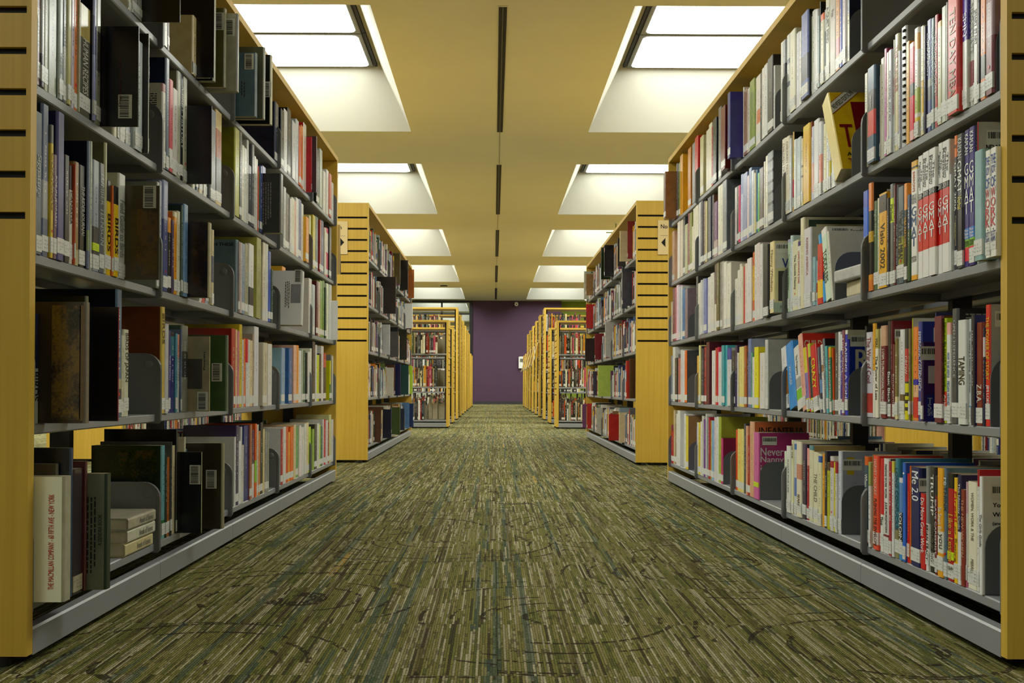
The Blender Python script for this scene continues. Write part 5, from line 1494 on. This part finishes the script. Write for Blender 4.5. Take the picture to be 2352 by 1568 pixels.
    P(L1, 'L', 2, '''718 655 c0c8c8;727 645 5a2020;731 647 d8b8b0;735 645 88a850;741 645 6a8a38;745 660 203830;750 652 d8e0c0;757 655 d8d8d4;764 685 d8d0d0 p=35 n c=c8c4c4''', 769)
    P(L1, 'L', 1, '''532 755 b03020 c=7a1810;541 757 e0c090;545 760 d08090;550 745 c8b020;556 780 c8c8c0;560 778 e07838;564 778 d82838 b=d8d8d4@.35-1;570 780 dcdcd8;574 782 d8c8a0;580 767 a89888;584 752 d8d8dc c=a8a8a4;605 787 c8c0a8 c=a8a090 p=12 H x1=614;616 790 dcdcd4''', 626)
    P(L1, 'L', 1, '''647 800 88a8c8 c=88a8c8 x1=664;664 800 3a68a8 H;675 793 e8b8a0;681 793 e89838;686 805 dcdcd8;692 802 a8b8a8;696 805 386048;702 810 1a1a1c;707 808 e0e0dc;713 800 d8dcc8''', 716)
    P(L1, 'L', 1, '''718 785 303030;725 792 d8d8d4;728 815 c8d820;733 812 202020;738 795 d0d0cc;744 812 1c1414 b=b81c1c@.0-.3 x1=757;758 828 d8d820 b=3a8a3a@.6-1;760 815 808080;763 818 d8dcd0''', 769)
    P(L1, 'L', 0, '''539 1003 dcdcd8;542 977 3a2858;548 1013 e0e0e0;553 980 d8d8d8;556 1022 d8d0c0;560 977 303878 H;574 975 a86848;579 987 48285a b=d0d0d0@.5-1;584 973 e06020 b=88c838@.5-.8;590 975 c8c0b0;594 990 d88850;598 970 202028;604 985 d8c890;608 990 909090;614 992 989888''', 618)
    P(L1, 'L', 0, '''646 985 b02838 c=c8c8c4;650 980 dcd4d0;657 980 e05018 H;662 992 e8a030;666 980 e86818 H;675 975 d8c8a0;680 980 60a050;685 977 e8dcd8;692 980 dcd8d4;700 972 d8d8d0;704 970 e0d0a0;709 980 b0d020''', 714)
    P(L1, 'L', 0, '''718 985 90b048;722 975 30282c;728 972 d8d8d4;733 975 c8d860;736 980 286850;741 963 c8c8c8;744 963 c02838;748 965 d8d8d8;753 970 a03030;756 952 c8c890;761 963 d0d0d0;766 980 c01820''', 769)
further()
BE = [(2281, 3, 42, 'nearest'), (2290, 2, 420, 'nearest'), (2280, 1, 812, 'nearest'), (2277, 0, 1203, 'nearest'),
      (1951, 4, 12, 'second'), (1951, 3, 286, 'second'), (1916, 2, 576, 'second'), (1944, 1, 839, 'second'), (1932, 0, 1111, 'second'),
      (1778, 4, 195, 'third'), (1779, 3, 412, 'third'), (1765, 1, 850, 'third'), (1745, 0, 1058, 'third'),
      (1661, 0, 1034, 'fourth'), (1579, 2, 716, 'fifth'), (1588, 1, 855, 'fifth'), (1581, 0, 1011, 'fifth')]
for x, lv, yt, b in BE:
    bookend(R1, 'R', x, lv, yt, f'grey round-cornered bookend on {SHELFWORD[lv]} shelf of the {b} bay, right bookcase')


PAL_A = ['dcd8cc', 'd8d8d4', 'c8c4b4', 'e0dcc8', 'b8b8b4', '2a2a2c', '1c1c20', '3a3a48', '8a8888', '5a5a5c', '7a2028', 'b02a28', 'd07820', 'd8b030', '3a4a80', '203060', '4a7090', '6a7a40', '2a4a38', 'c8b890', '8a6a40', '5a3a28', 'd8a8a0', '70406a', 'b8c8d0', 'e4e4e0', 'dcdcd8', 'd0ccc0']
PAL_FAR = ['1c1c20', '2a2a2e', '3a3434', '5a2a24', '7a1c1c', '242428', '343a3c', 'c8501c', 'c88820', 'c8b878', 'd8d0b0', 'dcdcd4', '3c4c30', '203048', '8a8a80', 'c8b888', '403828', 'b84a60', '4a4a40', '6a6458', '2c2420']
SKIP = {}
def pulled(case, side, lvl, xl, xr, ytop, hexc, t=0.024):
    """a book of a second bookcase standing well out from its row; xl..xr its near cover in the photo"""
    pl = abs(RX if side == 'R' else LX) + 0.016
    xn, xs_ = (xr, xl) if side == 'R' else (xl, xr)
    Y = F * pl / abs(xn - VX)
    p = min(0.12, pl - Y * abs(xs_ - VX) / F)
    u = (case.loc[1] - Y - t) if side == 'R' else (Y - case.loc[1])
    u = min(max(u, 0.01), case.L - t - 0.01)
    h = max(.17, min(.34, EYE + (VY - ytop) * Y / F - case.levels[lvl]))
    c = hl(hexc, 1.1)
    M = case.M @ Matrix.Translation((u + t / 2, .016 - p, case.levels[lvl] + .0006))
    stuff_add(M, simple_geo(t, h, .19, [(c, 0, 1)], c, None, (.1, .6), 3, None, True))
    SKIP.setdefault((id(case), lvl), []).append((u - .001, u + t + .001))
for a_ in [(4, 904, 918, 582, '5a5230'), (4, 918, 936, 598, '1c1a18'), (4, 936, 950, 617, '9a5a28'), (3, 879, 908, 633, '2e2828'), (2, 878, 895, 746, 'c8ccd4'), (2, 897, 914, 752, '22262a'), (2, 918, 934, 757, '2a2a24'),
           (1, 897, 920, 836, '1a2250'), (1, 921, 938, 839, '1e4a48'), (0, 880, 899, 941, '1c2038'), (0, 900, 919, 936, '4a5c2c'), (0, 920, 929, 939, '22283c'), (0, 929, 940, 925, '5a80b0'), (1, 944, 950, 842, 'b0d03c')]:
    pulled(L2, 'L', *a_)
for a_ in [(4, 1380, 1402, 567, '1e2c14'), (4, 1341, 1352, 622, 'a8a898'), (4, 1418, 1434, 545, '2c2826'), (3, 1428, 1440, 612, '3a3e46'), (2, 1344, 1366, 776, '2a2022'), (2, 1390, 1404, 738, 'c0bcb8'), (1, 1364, 1402, 838, 'b4cc5c'),
           (1, 1446, 1461, 822, '4a2c1c'), (0, 1399, 1423, 950, 'a82018'), (0, 1423, 1434, 935, '7a8a98'), (0, 1347, 1358, 932, '8a7448')]:
    pulled(R2, 'R', *a_)
def fill(case, lvl, u0, u1, seed, pal, face='front', occ=0.93, pull=0.10, hmax=0.31, hmin=0.19, lab=0.8):
    rb = random.Random(seed)
    z = case.levels[lvl]
    lim = (case.levels[lvl + 1] if lvl + 1 < len(case.levels) else case.top - 0.03) - z - 0.034
    u = u0 + 0.008
    stop = u0 + (u1 - u0) * occ
    flip = Matrix.Identity(4) if face == 'front' else Matrix.Translation((case.L, case.depth, 0)) @ Matrix.Rotation(math.pi, 4, 'Z')
    while u < stop:
        t = rb.choice((.008, .010, .012, .014, .016, .019, .022, .026, .032))
        t *= rb.uniform(.85, 1.15)
        if u + t > u1 - 0.006: break
        hit = [q for q in SKIP.get((id(case), lvl), []) if u < q[1] and u + t > q[0]]
        if hit and face == 'front':
            u = hit[0][1]; continue
        h = min(lim, rb.triangular(hmin, hmax, 0.235))
        p = rb.uniform(-.008, .003)
        if rb.random() < pull: p = rb.uniform(.03, .09); h = min(lim, rb.uniform(.24, hmax))
        d = min(.235, h * .72)
        c = hl(rb.choice(pal), 1.1)
        bands = [(c, 0, 1)]
        if rb.random() < .3:
            a = rb.uniform(0, .7); bands.append((hl(rb.choice(pal), 1.1), a, a + rb.uniform(.1, .3)))
        lum = sum(c) / 3
        M = case.M @ flip @ Matrix.Translation((u + t / 2, .016 - p, z + .0006))
        stuff_add(M, simple_geo(t, h, d, bands, c, INK_D if lum > .2 else INK_L, (.15, .65), rb.randrange(50), hl('dedad2') if rb.random() < lab else None, rb.random() < .4))
        u += t + rb.uniform(.0002, .0012)
# second aisle bookcases
for ci, c in enumerate((R2, L2)):
    for b in range(5):
        for lv in range(5):
            fill(c, lv, b * BAY, (b + 1) * BAY, 1000 + ci * 100 + b * 10 + lv, PAL_A, occ=rng.uniform(.82, .97), pull=.015)
# backs of the near bookcases and the neighbouring aisles, seen only through gaps
for ci, c in enumerate((R1, L1)):
    for lv in range(5):
        fill(c, lv, 0.0, c.L, 2000 + ci * 10 + lv, PAL_A, 'back', occ=.55 if lv < 2 else .98, pull=0, hmax=.27)
for ci, c in enumerate((RO1, LO1)):
    for lv in range(5):
        fill(c, lv, 0.0, c.L, 2100 + ci * 10 + lv, PAL_A, 'front', occ=.97, pull=0)
for ci, c in enumerate((RO2, LO2, RO2, LO2)):
    for lv in range(5):
        fill(c, lv, 0.0, c.L, 2200 + ci * 10 + lv, PAL_A, 'front' if ci < 2 else 'back', occ=.95, pull=0)
# crosswise stacks: only the bays near the aisle show
for s, k, low, c in FAR:
    nl = len(c.levels)
    nb = range(3) if k < 3 else ((2,) if s < 0 else (0,))
    for b in nb:
        for lv in range(nl):
            occ = rng.uniform(.62, .92)
            fill(c, lv, b * BAY, (b + 1) * BAY, 3000 + k * 100 + b * 10 + lv + (50 if s > 0 else 0), PAL_FAR, occ=occ, pull=.03, hmax=.34, hmin=.22, lab=.4)
    if k < 2:
        for lv in range(nl):
            fill(c, lv, 0, c.L, 3900 + k * 10 + lv + (5 if s > 0 else 0), PAL_FAR, 'back', occ=.9, pull=0, hmax=.32, hmin=.2)
me = coloured_mesh('books', STUFF['v'], STUFF['f'], STUFF['c'], STUFF['i'], STUFF['u'])
o = link('books', me)
tag(o, 'all smaller library books on the farther bays, the next bookcases and the crosswise stacks', 'books', None, 'stuff')

# ---------------------------------------------------------------- signs on the ends of the second bookcases
def case_sign(case, xloc, arrow, label):
    e = empty('shelf_sign', case.M @ Vector((xloc, 0.302, 0)), case.rz)
    tag(e, label, 'sign', 'wayfinding signs on the bookcase ends')
    return e
for side, c in (('right', R2), ('left', L2)):
    # the end facing the viewer: x = L + PT on the right case, -PT on the left case (local)
    yface = 8.547 if side == 'right' else 8.705
    sx = (RX + 0.302) if side == 'right' else (LX - 0.302)
    w, z0, z1 = 0.135, 1.655, 1.925
    if side == 'left':
        z0, z1 = 1.667, 1.93
    e = empty('shelf_sign', (sx, yface, 0))
    tag(e, f'pale end-panel sign with black arrow on the second {side} bookcase', 'sign', 'wayfinding signs on the bookcase ends')
    m = MB(); m.box(-w, w, -0.008, -0.0005, z0, z1); m.build('board', M_SIGN, e)
    m = MB(); m.box(-w + 0.02, w - 0.02, -0.0095, -0.008, (z0 + z1) / 2 + .014, (z0 + z1) / 2 + .0155); m.build('rule', M_FIXT, e)
    ac = -w + 0.045 if side == 'right' else w - 0.045
    sg = -1 if side == 'right' else 1
    zc = z0 + 0.095
    m = MB(); m.prism([(ac + sg * .018, zc), (ac - sg * .014, zc + .036), (ac - sg * .014, zc - .036)], 'y', -0.0095, -0.008); m.build('arrow', M_BLACK, e)
    tx = text_part(e, ['Non-Fiction'], (-w + 0.022, -0.0095, z1 - 0.066), (1, 0, 0), (0, 0, 1), 0.20, 0.034, (0.02, 0.02, 0.02), 'sign_text')
    text_part(e, ['000 - 399'], (-w + 0.085, -0.0095, zc - 0.02), (1, 0, 0), (0, 0, 1), 0.14, 0.034, (0.02, 0.02, 0.02), 'sign_text') if False else None

# leaflet pocket on the far end of the left bookcase, seen edge-on past its corner
e = empty('leaflet_pocket', (LX - 0.03, L1.loc[1] + L1.L + PT + 0.012, 1.50))
tag(e, 'grey leaflet folder hanging on the far end of the nearest left bookcase', 'leaflet')
m = MB(); m.box(0.0, 0.045, 0.0, 0.006, -0.17, 0.15); m.build('back', M_SIGN, e)
m = MB(); m.prism([(0.0, -0.165), (0.05, -0.165), (0.042, 0.14), (0.0, 0.14)], 'y', 0.006, 0.012); m.build('leaflet', M_FIXT, e)

# red reading ribbons hanging from a book over the shelf edge
for k, (xx, dz) in enumerate(((1612, 0.05), (1622, 0.055))):
    Y = F * (RX + 0.012) / (xx - VX)
    m = MB()
    pts = [(0.03, 0, 0.0), (0.006, 0.0, 0.002), (-0.006, 0.002, -0.012), (-0.008, 0.006 if k else -0.006, -0.05), (-0.008, 0.010 if k else -0.012, -0.11)]
    for (a, b, z), (a2, b2, z2) in zip(pts[:-1], pts[1:]):
        m.poly([(a, b - .0015, z), (a, b + .0015, z), (a2, b2 + .0015, z2), (a2, b2 - .0015, z2)])
        m.poly([(a + .0006, b - .0015, z), (a + .0006, b + .0015, z), (a2 + .0006, b2 + .0015, z2), (a2 + .0006, b2 - .0015, z2)])
    rb_ = m.build('bookmark_ribbon', cached('ribmat', lambda: mat_plain('red_ribbon', hl('8a1a20'), 0.6)))
    rb_.location = (RX + 0.012, Y, SHELF[2] + 0.002)
    tag(rb_, f'thin dark red bookmark ribbon hanging over the third shelf edge, {"nearer" if k else "farther"} of two', 'ribbon', 'ribbons over the third shelf')

# tilted magazines displayed on the ends of the far right stacks
rb = random.Random(5)
for k in range(3, 8):
    s, kk, low, c = [q for q in FAR if q[0] > 0 and q[1] == k][0]
    e = empty('magazine', (0.93 - 0.16, c.loc[1] + 0.30, 1.05))
    tag(e, f'tilted magazine displayed on the end of the {ordw(k + 1)} stack, right side', 'magazine', 'tilted magazines on the right stack ends')
    e.rotation_euler = (0, math.radians(15), 0)
    m = MB(); m.box(0.0, 0.010, -0.16, 0.16, 0.0, 0.50); m.build('cover', M_SIGN, e)
    m = MB(); m.box(-0.03, 0.012, -0.17, 0.17, -0.014, -0.001); m.box(-0.03, -0.026, -0.17, 0.17, -0.001, 0.03); m.build('ledge', M_STEEL, e)
